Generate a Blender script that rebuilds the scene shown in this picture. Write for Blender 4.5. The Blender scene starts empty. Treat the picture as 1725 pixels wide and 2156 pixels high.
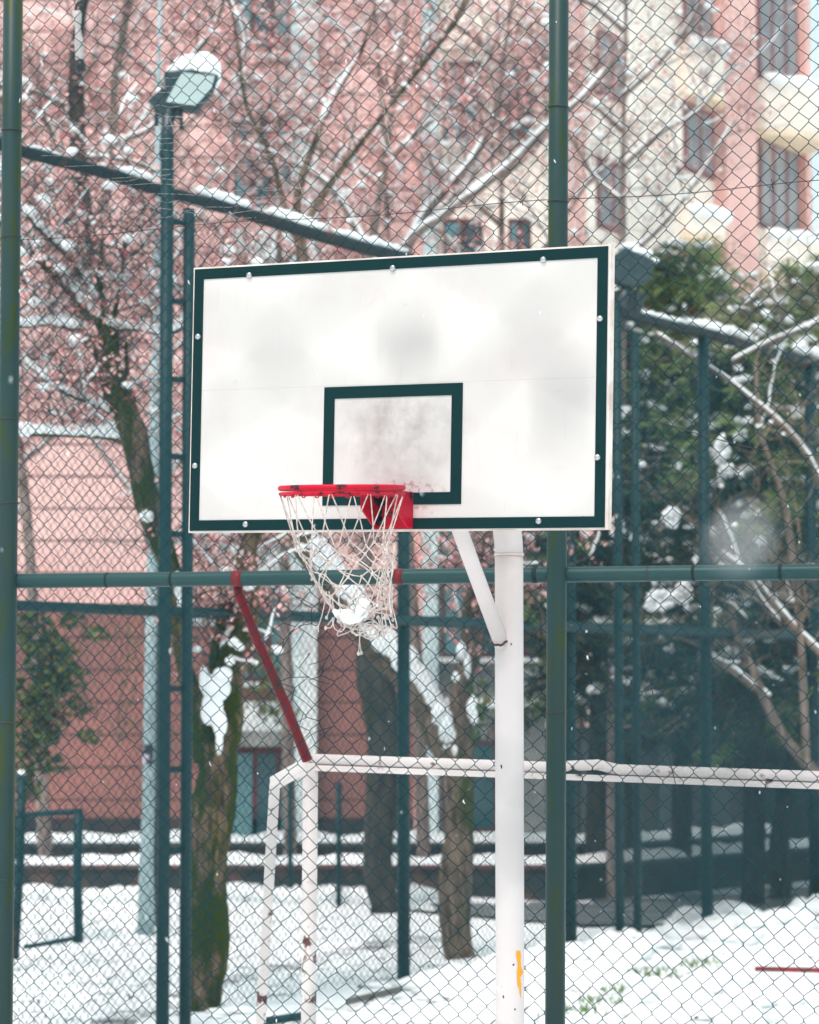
import bpy, math, random
import numpy as np
from mathutils import Vector, Matrix
random.seed(7)
R = random.random
U_ = random.uniform
# ------------------------------------------------------------------ scene and camera
S = bpy.context.scene
COL = S.collection
FP, CX, CY, HC = 6015.0, 862.5, 1078.0, 2.26
PIT = math.atan(402 / FP)
CAM = Vector((0, 0, HC))

def ray(px, py):
    zc = (CY - py) / FP; xc = (px - CX) / FP
    return Vector((xc, math.cos(PIT) - zc * math.sin(PIT), math.sin(PIT) + zc * math.cos(PIT)))
def at(px, py, Y):
    d = ray(px, py); return CAM + d * (Y / d.y)
def on_plane(px, py, P0, n):
    d = ray(px, py); return CAM + d * ((P0 - CAM).dot(n) / d.dot(n))
def on_ground(px, py, z=0.0):
    d = ray(px, py); return CAM + d * ((z - HC) / d.z)
def wpp(Y): return Y / FP           # metres per pixel at depth Y

# ------------------------------------------------------------------ materials
def rgb(r, g, b):
    f = lambda c: (c / 255 / 12.92) if c / 255 < .04045 else ((c / 255 + .055) / 1.055) ** 2.4
    return (f(r), f(g), f(b), 1)
class NT:
    def __init__(s, name):
        s.m = bpy.data.materials.new(name); s.m.use_nodes = True
        s.t = s.m.node_tree; s.b = s.t.nodes['Principled BSDF']
    def n(s, typ, **kw):
        nd = s.t.nodes.new(typ)
        for k, v in kw.items():
            if k in nd.inputs: nd.inputs[k].default_value = v
            else: setattr(nd, k, v)
        return nd
    def l(s, a, b): s.t.links.new(a, b)
    def coord(s, which='Object'):
        return s.n('ShaderNodeTexCoord').outputs[which]
    def noise(s, scale, detail=4, rough=.55, vec=None, mapscale=None):
        v = vec or s.coord()
        if mapscale:
            mp = s.n('ShaderNodeMapping'); s.l(v, mp.inputs[0]); mp.inputs['Scale'].default_value = mapscale; v = mp.outputs[0]
        nd = s.n('ShaderNodeTexNoise'); nd.inputs['Scale'].default_value = scale
        nd.inputs['Detail'].default_value = detail; nd.inputs['Roughness'].default_value = rough
        s.l(v, nd.inputs['Vector']); return nd.outputs['Fac']
    def ramp(s, fac, a, b, ca=(0, 0, 0, 1), cb=(1, 1, 1, 1)):
        nd = s.n('ShaderNodeValToRGB'); e = nd.color_ramp.elements
        e[0].position = a; e[0].color = ca; e[1].position = b; e[1].color = cb
        s.l(fac, nd.inputs[0]); return nd.outputs[0]
    def mix(s, fac, a, b, mode='MIX'):
        nd = s.n('ShaderNodeMix'); nd.data_type = 'RGBA'; nd.blend_type = mode
        for i, x in ((6, a), (7, b)):
            if isinstance(x, tuple): nd.inputs[i].default_value = x
            else: s.l(x, nd.inputs[i])
        if isinstance(fac, (int, float)): nd.inputs[0].default_value = fac
        else: s.l(fac, nd.inputs[0])
        return nd.outputs[2]
    def math(s, op, a, b=None):
        nd = s.n('ShaderNodeMath'); nd.operation = op
        for i, x in ((0, a), (1, b)):
            if x is None: continue
            if isinstance(x, (int, float)): nd.inputs[i].default_value = x
            else: s.l(x, nd.inputs[i])
        return nd.outputs[0]
    def base(s, c, rough=.6, metal=0, spec=.5):
        if isinstance(c, tuple): s.b.inputs['Base Color'].default_value = c
        else: s.l(c, s.b.inputs['Base Color'])
        if isinstance(rough, (int, float)): s.b.inputs['Roughness'].default_value = rough
        else: s.l(rough, s.b.inputs['Roughness'])
        s.b.inputs['Metallic'].default_value = metal
        s.b.inputs['Specular IOR Level'].default_value = spec
        return s
    def bump(s, h, strength=.3, dist=.01):
        nd = s.n('ShaderNodeBump'); nd.inputs['Strength'].default_value = strength; nd.inputs['Distance'].default_value = dist
        s.l(h, nd.inputs['Height']); s.l(nd.outputs[0], s.b.inputs['Normal']); return s

def two_tone(name, a, b, scale, lo=.4, hi=.6, rough=.6, bstr=.2, bdist=.005, metal=0, mapscale=None, spec=.5, bscale=None):
    m = NT(name); f = m.noise(scale, mapscale=mapscale)
    m.base(m.ramp(f, lo, hi, a, b), rough, metal, spec)
    m.bump(m.noise(bscale or scale * 3), bstr, bdist); return m.m

def paint(name, col, chip, cover=.36, scale=9, rough=.4, moss=None, low=None):
    m = NT(name)
    f = m.noise(scale, 8, .65)
    if low:     # more chips near the ground
        sp_ = m.n('ShaderNodeSeparateXYZ'); m.l(m.coord(), sp_.inputs[0])
        f = m.math('SUBTRACT', f, m.math('MULTIPLY', m.math('MAXIMUM', m.math('SUBTRACT', low, sp_.outputs[2]), 0.0), .22))
    c = m.mix(m.noise(1.6, 3, .5), tuple(x * .86 for x in col[:3]) + (1,), tuple(min(1, x * 1.1) for x in col[:3]) + (1,))
    if moss:
        f2 = m.noise(2.2, 5, .7, mapscale=(9, 9, 1.2))
        c = m.mix(m.ramp(f2, .52, .62), c, moss)
    c = m.mix(m.ramp(f, cover - .05, cover, (1, 1, 1, 1), (0, 0, 0, 1)), c, chip)
    m.base(c, rough, 0, .22); m.bump(m.noise(60, 3), .12, .002); return m.m

M = {}
M['green_pole'] = paint('green_pole_paint', rgb(38, 62, 61), rgb(32, 30, 28), .24, 12, .42, rgb(48, 64, 28))
M['green_rail'] = paint('green_rail_paint', rgb(38, 70, 71), rgb(56, 32, 26), .30, 14, .38)
M['far_green'] = paint('far_green_paint', rgb(8, 54, 59), rgb(40, 40, 38), .26, 8, .5)
M['rail_dark'] = paint('dark_rail', rgb(20, 40, 44), rgb(58, 44, 38), .40, 3, .6)
M['band_red'] = paint('maroon_band', rgb(112, 34, 40), rgb(50, 40, 38), .35, 20, .5)
M['brace_red'] = paint('red_brace_paint', rgb(118, 24, 34), rgb(72, 44, 42), .45, 5, .5)
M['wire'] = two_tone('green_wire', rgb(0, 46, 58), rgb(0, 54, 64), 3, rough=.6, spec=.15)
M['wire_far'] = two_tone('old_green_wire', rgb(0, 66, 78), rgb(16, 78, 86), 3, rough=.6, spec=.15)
M['wire_near'] = two_tone('faded_green_wire', rgb(0, 46, 58), rgb(4, 58, 68), 3, rough=.6)
M['rusty_wire'] = two_tone('rusty_wire', rgb(70, 36, 38), rgb(50, 36, 36), 5)
M['tie'] = two_tone('tie_wire', rgb(36, 44, 46), rgb(60, 56, 50), 20)
M['thread'] = NT('pale_thread').base(rgb(205, 195, 190), .8).m
M['steel'] = NT('bolt_steel').base(rgb(190, 190, 190), .28, .9).m
M['black_bolt'] = NT('black_bolt').base(rgb(22, 16, 18), .4, .5).m
M['dark_green'] = paint('dark_green_paint', rgb(0, 42, 44), rgb(150, 160, 158), .285, 22, .6)
M['dark_green'].node_tree.nodes['Principled BSDF'].inputs['Specular IOR Level'].default_value = .12
M['rim_red'] = None
M['rope'] = two_tone('net_rope', rgb(216, 202, 196), rgb(188, 170, 164), 60, rough=.9, bstr=.5, bdist=.002)
M['glass'] = NT('window_glass').base(rgb(44, 78, 84), .12, 0, .9).m
M['glass_pale'] = NT('curtained_window_glass').base(rgb(88, 128, 134), .2, 0, .8).m
M['glass_curtain'] = two_tone('curtained_glass', rgb(150, 142, 142), rgb(112, 112, 116), 1.5, rough=.3)
M['maroon_pale'] = two_tone('pale_maroon_frame', rgb(150, 92, 94), rgb(126, 86, 88), 3)  # paler maroon for the window frames of the wing
M['lamp_glass'] = NT('floodlight_glass').base(rgb(176, 192, 190), .12, 0, .8).m
M['lamp_body'] = two_tone('floodlight_body', rgb(24, 48, 54), rgb(40, 62, 66), 20, rough=.4)
M['maroon'] = two_tone('maroon_frame', rgb(96, 30, 36), rgb(70, 34, 38), 4)
M['grey_ledge'] = two_tone('grey_ledge', rgb(140, 140, 136), rgb(112, 112, 110), 3)
M['white_wall'] = two_tone('white_render', rgb(226, 228, 226), rgb(200, 206, 206), 1.2, .35, .7, .8)
M['pilaster'] = two_tone('pale_pilaster', rgb(214, 226, 226), rgb(184, 202, 204), .9, .35, .7, .7)
M['cream'] = two_tone('cream_render', rgb(252, 238, 226), rgb(240, 222, 208), .8, .35, .7, .8)
M['ochre'] = two_tone('ochre_render', rgb(244, 222, 192), rgb(230, 206, 178), 1, .35, .7, .8)
M['salmon'] = two_tone('salmon_render', rgb(238, 190, 181), rgb(230, 174, 165), .8, .35, .7, .8)
M['brown_wall'] = two_tone('brown_stone_wall', rgb(58, 50, 50), rgb(28, 42, 46), 2.4, .4, .6, .9, .6, .03)
M['dark_door'] = two_tone('dark_teal_boards', rgb(24, 40, 44), rgb(34, 52, 56), 2)
M['roof_dark'] = two_tone('dark_metal_roof', rgb(46, 54, 56), rgb(66, 74, 76), 2)
M['stone'] = two_tone('reddish_stone', rgb(44, 52, 54), rgb(106, 76, 66), 3.2, .48, .68, .9, .8, .03)
M['cap_red'] = two_tone('red_coping', rgb(108, 54, 54), rgb(84, 62, 60), 3)
M['concrete_pole'] = two_tone('pale_lamp_post', rgb(166, 184, 186), rgb(134, 154, 158), 3, .35, .7, .7)
M['porcelain'] = two_tone('grey_insulator', rgb(190, 182, 178), rgb(168, 160, 158), 30)
M['black'] = NT('black_rubber').base(rgb(26, 28, 30), .5).m
M['dark_cable'] = NT('dark_cable').base(rgb(28, 36, 44), .5).m
M['red_pipe'] = two_tone('red_pipe', rgb(140, 30, 38), rgb(100, 44, 42), 8)
M['wood'] = two_tone('grey_plank', rgb(110, 106, 100), rgb(72, 70, 66), 12, mapscale=(1, 8, 8))
M['orange'] = NT('orange_spray_paint').base(rgb(250, 160, 10), .5).m
M['plate'] = two_tone('number_plate', rgb(30, 40, 44), rgb(200, 190, 205), 9, .52, .6)
M['moss_grass'] = two_tone('grass_tuft', rgb(96, 128, 40), rgb(70, 90, 50), 20)

def bark(name, dark, light, moss, mlo, mhi):
    m = NT(name)
    f = m.noise(5, 8, .7, mapscale=(3, 3, .7))
    c = m.ramp(f, .38, .62, dark, light)
    g = m.noise(1.7, 8, .72, mapscale=(2, 2, .7))
    c = m.mix(m.ramp(g, mlo, mhi), c, moss)
    m.base(c, .95, 0, .2); m.bump(m.noise(9, 8, .7, mapscale=(4, 4, .8)), 1, .04); return m.m
M['bark_moss'] = bark('mossy_bark', rgb(44, 36, 32), rgb(150, 124, 104), rgb(52, 68, 16), .44, .52)
M['bark_moss2'] = bark('mossy_brown_bark', rgb(70, 58, 48), rgb(146, 124, 108), rgb(70, 80, 36), .54, .62)
M['bark_grey'] = bark('grey_bark', rgb(86, 78, 72), rgb(158, 142, 132), rgb(92, 96, 62), .6, .7)
M['bark_pale'] = bark('pale_grey_bark', rgb(112, 98, 92), rgb(170, 150, 142), rgb(110, 112, 84), .6, .7)
M['bark_dark'] = bark('dark_bark', rgb(44, 48, 50), rgb(84, 78, 72), rgb(44, 56, 36), .55, .65)
M['twig'] = two_tone('twig_bark', rgb(120, 96, 90), rgb(86, 72, 68), 3, rough=.9)
M['twig_grey'] = two_tone('grey_pink_twig_bark', rgb(140, 114, 110), rgb(104, 92, 90), 2, rough=.9)
M['twig_pale'] = two_tone('pale_twig_bark', rgb(150, 128, 112), rgb(98, 86, 78), 2, rough=.9)

def leafmat(name, cols, rough=.6, trans=.25):
    m = NT(name); g = m.n('ShaderNodeNewGeometry')
    nd = m.n('ShaderNodeValToRGB'); e = nd.color_ramp.elements
    e[0].position = 0; e[0].color = cols[0]; e[1].position = 1; e[1].color = cols[-1]
    for i, c in enumerate(cols[1:-1]):
        q = e.new((i + 1) / (len(cols) - 1)); q.color = c
    m.l(g.outputs['Random Per Island'], nd.inputs[0]); m.base(nd.outputs[0], rough, 0, .3)
    m.b.inputs['Subsurface Weight'].default_value = 0
    return m.m
M['red_leaf'] = leafmat('dried_red_leaf', [rgb(246, 206, 200), rgb(232, 166, 162), rgb(242, 196, 190), rgb(204, 104, 108), rgb(226, 164, 158), rgb(250, 222, 214)])
M['ivy_leaf'] = leafmat('ivy_leaf', [rgb(34, 62, 44), rgb(58, 84, 40), rgb(30, 50, 56), rgb(92, 108, 50), rgb(36, 58, 50)])
M['ivy_light'] = leafmat('yellowing_ivy_leaf', [rgb(112, 120, 56), rgb(84, 100, 52), rgb(54, 72, 50), rgb(140, 128, 66)])
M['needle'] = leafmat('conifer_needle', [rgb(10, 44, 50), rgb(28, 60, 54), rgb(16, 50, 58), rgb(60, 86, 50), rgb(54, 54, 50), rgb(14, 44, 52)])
M['needle_light'] = leafmat('olive_conifer_needle', [rgb(112, 132, 74), rgb(88, 110, 66), rgb(126, 146, 78), rgb(70, 92, 64)])  # paler olive-green needles, more frequent towards the crown tops

def snowmat(name, dirt=.0):
    m = NT(name)
    c = m.mix(m.noise(3, 5, .6), rgb(238, 241, 243), rgb(250, 250, 249))
    if dirt:
        d = m.noise(2.6, 8, .7)
        c = m.mix(m.ramp(d, .62, .72), c, rgb(170, 166, 168))
    m.base(c, .75, 0, .2); m.bump(m.noise(14, 6, .6), .5, .02); return m.m
M['snow'] = snowmat('snow')

def rim_mat():
    m = NT('chipped_red_paint')
    f = m.noise(9, 8, .7)
    c = m.mix(m.noise(3), rgb(188, 0, 36), rgb(202, 0, 48))
    c = m.mix(m.ramp(f, .56, .59), c, rgb(48, 22, 28)); m.base(c, .5, 0, .2); m.bump(f, .2, .002); return m.m
M['rim_red'] = rim_mat()

def board_mat():
    m = NT('backboard_white')
    co = m.coord()
    sep = m.n('ShaderNodeSeparateXYZ'); m.l(co, sep.inputs[0])
    dx = m.math('DIVIDE', m.math('SUBTRACT', sep.outputs[0], 0.03), .34)
    dz = m.math('DIVIDE', m.math('ADD', sep.outputs[2], .15), .26)
    r2 = m.math('ADD', m.math('MULTIPLY', dx, dx), m.math('MULTIPLY', dz, dz))
    fall = m.math('SUBTRACT', 1.0, m.math('MINIMUM', r2, 1.0))
    n1 = m.noise(7, 9, .68)
    n2 = m.noise(38, 6, .6)
    dirt = m.math('MULTIPLY', fall, m.ramp(n1, .42, .66))
    c = m.mix(m.noise(2.4, 4, .5), rgb(216, 211, 206), rgb(205, 195, 192))
    pale = m.math('MULTIPLY', m.ramp(m.noise(3.2, 6, .6), .5, .7), .35)
    c = m.mix(pale, c, rgb(200, 184, 183))
    c = m.mix(m.math('MULTIPLY', dirt, .62), c, rgb(140, 126, 122))
    scf = m.ramp(m.noise(16, 9, .75, mapscale=(.5, 1, 1.6)), .60, .70)
    c = m.mix(m.math('MULTIPLY', scf, .28), c, rgb(150, 132, 130))
    drp = m.ramp(m.noise(9, 6, .7, mapscale=(5, 1, .35)), .58, .72)
    c = m.mix(m.math('MULTIPLY', drp, .22), c, rgb(176, 158, 150))
    # rusty spatter round the bracket
    ex = m.math('DIVIDE', m.math('SUBTRACT', sep.outputs[0], .06), .2); ez = m.math('DIVIDE', m.math('ADD', sep.outputs[2], .40), .09)
    e2 = m.math('ADD', m.math('MULTIPLY', ex, ex), m.math('MULTIPLY', ez, ez))
    ef = m.math('SUBTRACT', 1.0, m.math('MINIMUM', e2, 1.0))
    c = m.mix(m.math('MULTIPLY', ef, m.ramp(n2, .52, .6)), c, rgb(150, 96, 96))
    c = m.mix(m.math('MULTIPLY', ef, .3), c, rgb(226, 180, 184))
    # the joint between its two boards
    j = m.math('LESS_THAN', m.math('ABSOLUTE', m.math('SUBTRACT', sep.outputs[2], .036)), .0012)
    c = m.mix(m.math('MULTIPLY', j, .3), c, rgb(150, 146, 144))
    m.base(c, .32); m.bump(m.noise(5, 3), .08, .01); return m.m
M['board'] = board_mat()
M['board_side'] = two_tone('backboard_edge', rgb(244, 226, 218), rgb(214, 190, 180), 8)
M['white_pole'] = paint('white_pole_paint', rgb(222, 209, 207), rgb(110, 70, 66), .31, 14, .4)
M['goal_white'] = paint('goal_white_paint', rgb(232, 220, 217), rgb(104, 70, 66), .39, 12, .45, low=1.35)
M['ghost'] = NT('faded_lettering').base(rgb(214, 202, 198), .4).m

def facade():
    m = NT('pink_block_wall')
    co = m.coord(); sep = m.n('ShaderNodeSeparateXYZ'); m.l(co, sep.inputs[0])
    fr = m.math('FRACT', m.math('DIVIDE', m.math('ADD', sep.outputs[2], .12), .475))
    j = m.math('LESS_THAN', fr, .06)
    low_shade = m.math('LESS_THAN', sep.outputs[2], 3.72)       # shade over the lower wall, put into its colour as a darker band
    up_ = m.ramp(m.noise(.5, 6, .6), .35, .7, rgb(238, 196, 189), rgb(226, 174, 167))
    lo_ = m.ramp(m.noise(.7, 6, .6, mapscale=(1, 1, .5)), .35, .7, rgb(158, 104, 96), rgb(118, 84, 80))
    c = m.mix(low_shade, up_, lo_)
    c = m.mix(j, c, rgb(70, 50, 48))
    m.base(c, .85); m.bump(m.math('SUBTRACT', 1.0, j), .6, .02); return m.m
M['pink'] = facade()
def ground_mat():
    m = NT('trodden_snow')
    c = m.mix(m.noise(.8, 6, .6), rgb(232, 236, 238), rgb(248, 249, 249))
    s = m.noise(.55, 9, .7, mapscale=(.5, 1.3, 1))
    c = m.mix(m.ramp(s, .62, .74), c, rgb(172, 176, 178))
    c = m.mix(m.ramp(m.noise(3.5, 8, .75), .66, .7), c, rgb(96, 100, 92))
    m.base(c, .8, 0, .2); m.bump(m.noise(5, 9, .65), .9, .06); return m.m
M['ground'] = ground_mat()
M['asphalt'] = two_tone('wet_slushy_asphalt', rgb(58, 66, 70), rgb(128, 138, 140), 1.5, .42, .68, .5, .5, .02, mapscale=(.35, 2.5, 1))
M['mud'] = two_tone('slushy_path', rgb(104, 104, 104), rgb(236, 238, 240), 2.2, .36, .60, .7, .5, .02, mapscale=(.6, 2.2, 1))

# ------------------------------------------------------------------ mesh helpers
class MB:
    def __init__(s): s.v = []; s.f = []
    def tube(s, pts, rad, n=6, cap=True, phase=0.0):
        pts = [Vector(p) for p in pts]
        if len(pts) < 2: return s
        if isinstance(rad, (int, float)): rad = [rad] * len(pts)
        base = len(s.v); up = None
        for i, p in enumerate(pts):
            t = (pts[min(i + 1, len(pts) - 1)] - pts[max(i - 1, 0)])
            t = t.normalized() if t.length > 1e-9 else Vector((0, 0, 1))
            if up is None:
                up = Vector((0, 0, 1)) if abs(t.z) < .9 else Vector((1, 0, 0))
            a = t.cross(up)
            if a.length < 1e-6: a = t.cross(Vector((0, 1, 0)))
            a.normalize(); b = a.cross(t).normalized(); up = b
            for k in range(n):
                an = phase + 2 * math.pi * k / n
                s.v.append(p + (a * math.cos(an) + b * math.sin(an)) * rad[i])
        for i in range(len(pts) - 1):
            for k in range(n):
                k2 = (k + 1) % n
                s.f.append((base + i * n + k, base + i * n + k2, base + (i + 1) * n + k2, base + (i + 1) * n + k))
        if cap:
            s.f.append(tuple(base + k for k in range(n))[::-1])
            e = base + (len(pts) - 1) * n
            s.f.append(tuple(e + k for k in range(n)))
        return s
    def box(s, c, u, v, w):
        """centre and three half vectors"""
        b = len(s.v); c, u, v, w = Vector(c), Vector(u), Vector(v), Vector(w)
        for k in (-1, 1):
            for j in (-1, 1):
                for i in (-1, 1): s.v.append(c + u * i + v * j + w * k)
        for q in ((0, 2, 3, 1), (4, 5, 7, 6), (0, 1, 5, 4), (2, 6, 7, 3), (0, 4, 6, 2), (1, 3, 7, 5)):
            s.f.append(tuple(b + i for i in q))
        return s
    def prism(s, poly, d):
        b = len(s.v); n = len(poly); d = Vector(d)
        for p in poly: s.v.append(Vector(p))
        for p in poly: s.v.append(Vector(p) + d)
        s.f.append(tuple(range(b, b + n))); s.f.append(tuple(range(b + n, b + 2 * n))[::-1])
        for i in range(n):
            j = (i + 1) % n; s.f.append((b + i, b + n + i, b + n + j, b + j))
        return s
    def quad(s, c, a, b_):
        b = len(s.v); s.v += [c - a - b_, c + a - b_, c + a + b_, c - a + b_]; s.f.append((b, b + 1, b + 2, b + 3)); return s
    def leaf(s, c, size, asp=.6):
        a = Vector((U_(-1, 1), U_(-1, 1), U_(-1, 1))).normalized(); b_ = a.orthogonal().normalized()
        q = Matrix.Rotation(U_(0, 6.28), 3, a) @ b_
        b = len(s.v); a = a * size * .5; q = q * size * asp * .5
        s.v += [c - a, c + q * .9 - a * .1, c + a, c - q]; s.f.append((b, b + 1, b + 2, b + 3)); return s
    def blob(s, c, rx, ry, rz, jit=.16, n=8, m=5):
        b = len(s.v); c = Vector(c)
        ph = [U_(0, 6.28) for _ in range(4)]
        for i in range(m + 1):
            th = math.pi * i / m
            for k in range(n):
                a = 2 * math.pi * k / n
                q = 1 + jit * (math.sin(2 * a + ph[0]) * math.sin(th * 2 + ph[1]) + .7 * math.sin(3 * a + ph[2] + th * 2))
                s.v.append(c + Vector((rx * q * math.sin(th) * math.cos(a), ry * q * math.sin(th) * math.sin(a), rz * q * math.cos(th))))
        for i in range(m):
            for k in range(n):
                k2 = (k + 1) % n
                s.f.append((b + i * n + k, b + (i + 1) * n + k, b + (i + 1) * n + k2, b + i * n + k2))
        return s
    def build(s, name, mat, parent=None, smooth=True, origin=None):
        me = bpy.data.meshes.new(name)
        inv = None
        if origin is not None: inv = Vector(origin)
        vs = [(v - inv) if inv is not None else v for v in s.v]
        me.from_pydata([tuple(v) for v in vs], [], s.f); me.update()
        if smooth and len(me.polygons):
            me.polygons.foreach_set('use_smooth', [True] * len(me.polygons))
            if smooth == 'auto': me.set_sharp_from_angle(angle=math.radians(35))
        me.materials.append(M[mat] if isinstance(mat, str) else mat)
        o = bpy.data.objects.new(name, me); COL.objects.link(o)
        if inv is not None: o.location = inv
        if parent is not None:
            o.parent = parent; o.matrix_parent_inverse = parent.matrix_world.inverted() if inv is None else Matrix.Identity(4)
            if inv is None: o.matrix_parent_inverse = Matrix.Translation(-parent.location)
            else: o.location = inv - parent.location
        return o

def empty(name, loc, label, cat, group=None, kind=None):
    o = bpy.data.objects.new(name, None); COL.objects.link(o); o.location = loc; o.empty_display_size = .1
    return tag(o, label, cat, group, kind)
def tag(o, label=None, cat=None, group=None, kind=None):
    if label: o['label'] = label
    if cat: o['category'] = cat
    if group: o['group'] = group
    if kind: o['kind'] = kind
    return o
def catmull(P, n=6):
    P = [tuple(p) for p in P]; out = []
    Q = [P[0]] + P + [P[-1]]
    for i in range(1, len(Q) - 2):
        p0, p1, p2, p3 = (np.array(Q[i + k]) for k in (-1, 0, 1, 2))
        for j in range(n):
            t = j / n
            out.append(.5 * ((2 * p1) + (-p0 + p2) * t + (2 * p0 - 5 * p1 + 4 * p2 - p3) * t * t + (-p0 + 3 * p1 - 3 * p2 + p3) * t ** 3))
    out.append(np.array(P[-1])); return out

# ------------------------------------------------------------------ ground, road, path
def ground_z(x, y):
    # snow shovelled into a bank near the oblique fence
    z = 0
    fy = 23.6 + 1.7 * x
    d = (y - fy) / 1.97
    ramp = min(1, max(0, (x - .2) / 1.6))
    z += ramp * .10 * math.exp(-((d + .5) / .8) ** 2) * (.75 + .35 * math.sin(x * 5.1) * math.sin(x * 2.3 + 1))
    z += .03 * math.sin(x * 1.3 + y * .7) * math.sin(y * 1.1 - x * .4) + .018 * math.sin(x * 4.7 + 1.2) * math.sin(y * 3.9)
    if y > 29: z *= max(0, 1 - (y - 29) / 3)
    # bank of snow along the low stone wall
    if 30.8 < y < 33: z += .10 * math.exp(-((y - 32.2) / .6) ** 2) * (1 + .5 * math.sin(x * 4) * math.sin(x * 1.7 + 2)) * max(0, min(1, (1.6 - x) / 1))
    return z
def grid(name, x0, x1, y0, y1, nx, ny, mat, zf, kind='structure'):
    mb = MB()
    for j in range(ny + 1):
        for i in range(nx + 1):
            x = x0 + (x1 - x0) * i / nx; y = y0 + (y1 - y0) * j / ny
            mb.v.append(Vector((x, y, zf(x, y))))
    for j in range(ny):
        for i in range(nx):
            a = j * (nx + 1) + i; mb.f.append((a, a + 1, a + nx + 2, a + nx + 1))
    o = mb.build(name, mat); o['kind'] = kind; return o
# one sheet, dense where the camera sees it and stretched to the horizon
xs = [-900, -200, -60, -25, -14] + [-9 + .12 * i for i in range(150)] + [14, 25, 60, 200, 900]
ys = [-60, -10, 5, 12] + [15 + .12 * i for i in range(190)] + [39, 41, 44, 50, 65, 120, 400, 2500]
mb = MB()
for y in ys:
    for x in xs: mb.v.append(Vector((x, y, ground_z(x, y) if -9 < x < 9 and 15 < y < 38 else 0)))
W = len(xs)
for j in range(len(ys) - 1):
    for i in range(W - 1): a = j * W + i; mb.f.append((a, a + 1, a + W + 1, a + W))
g = mb.build('ground', 'ground'); g['kind'] = 'structure'
def strip(name, pts, width, mat, lift=.03):
    """a strip following ground points"""
    mb = MB(); P = [Vector(p) for p in catmull(pts, 8)]; n = len(P)
    for i, p in enumerate(P):
        t = (P[min(i + 1, n - 1)] - P[max(i - 1, 0)]).normalized(); s_ = Vector((-t.y, t.x, 0))
        for k in range(7):
            q = p + s_ * width * (k / 6 - .5) * (1 + .16 * math.sin(i * 1.3 + (k > 3) * 2))
            mb.v.append(Vector((q.x, q.y, ground_z(q.x, q.y) + lift - .05 * (abs(k - 3) > 2.5))))
    for i in range(n - 1):
        for k in range(6):
            a = i * 7 + k; mb.f.append((a, a + 1, a + 8, a + 7))
    o = mb.build(name, mat); o['kind'] = 'structure'; return o
strip('road', [(1.2, 29.6, 0), (2.4, 30.6, 0), (4, 31.9, 0), (6, 33.6, 0), (12, 39, 0)], 4.6, 'asphalt', .03)
strip('path', [on_ground(180, 2200), on_ground(330, 2118), on_ground(520, 2062), on_ground(720, 2010), on_ground(900, 1975)], .42, 'mud', .015)

# ------------------------------------------------------------------ chain link
def chainlink(mb, to3d, nrm, nu, nv, r, sides=4, jit=0.0, hole=None, amp=1.04, dep=1.0, hook=True, hl=.10):
    """nu strands, each a zigzag of 2*nv legs; to3d maps lattice (i, j) to the fence surface"""
    for i in range(nu):
        run = []
        def flush():
            if len(run) > 1: mb.tube(run, r, sides, cap=False)
            run.clear()
        for j in range(nv * 2 + 1):
            side = 1 if (i + j) % 2 else -1
            if hole and hole(i, j): flush(); continue
            vv = j + U_(-jit, jit); sh_ = Vector((U_(-jit, jit), U_(-jit, jit), 0)) * .02; dn = nrm * r * dep * side
            for hk in ((-hl, hl) if hook else (0,)):
                run.append(to3d(i + .5 + side * .5 * amp, vv + hk) + sh_ + dn * (1 if hk <= 0 else .4))
        flush()

# front fence plane, turned slightly, its right end nearer
FA, FB = at(0, 1470, 13.0), at(1725, 1470, 11.75)
FU = (FB - FA); FU.z = 0; FU.normalize(); FN = Vector((FU.y, -FU.x, 0))   # FN towards the camera
def fp(px, py, off=0.0): return on_plane(px, py, FA + FN * off, FN)
def yfix(x, y): return 1215 + (y - 1215) * (1 + (x - 862) * .00013)
ff = empty('chain_link_fence', Vector((fp(600, 1470).x, fp(600, 1470).y, 0)), 'sharp green chain-link fence with two thick posts directly behind the backboard', 'fence')
def vertical_post(pt, pb, rpx, Y=None):
    pass
def extend(p, q, z):   # continue the line p-q to height z
    t = (z - p.z) / (q.z - p.z); return p + (q - p) * t
for (xt, xb, w) in ((28, 6, 42), (1177, 1169, 42)):
    a = fp(xt, 0, .07); b = fp(xb, 2156, .07)
    top = extend(a, b, a.z + .9); bot = extend(a, b, -.1); r = w / 2 * wpp((a.y + b.y) / 2)
    po = MB().tube([bot, bot.lerp(top, .33), bot.lerp(top, .66), top], r, 24).build('post', 'green_pole', ff)
    for y in ((275, 500, 882, 1060, 1520, 1850) if xt < 100 else (226, 425, 1500)):
        x = xt + (xb - xt) * y / 2156
        c = fp(x, y, .07); ax = (top - bot).normalized(); a1 = ax.orthogonal().normalized(); a2 = ax.cross(a1)
        tl = Vector((FU.x, FU.y, U_(-.14, .14)))
        ring = [c + (FU * math.cos(t) + FN * math.sin(t)) * (r + .002) + Vector((0, 0, 1)) * U_(-.15, .15) * 0 + Vector((0, 0, 1)) * tl.z * r * math.cos(t) for t in [k * 6.2832 / 18 for k in range(19)]]
        MB().tube(ring, .003, 5).build('tie', 'tie', po)
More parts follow.
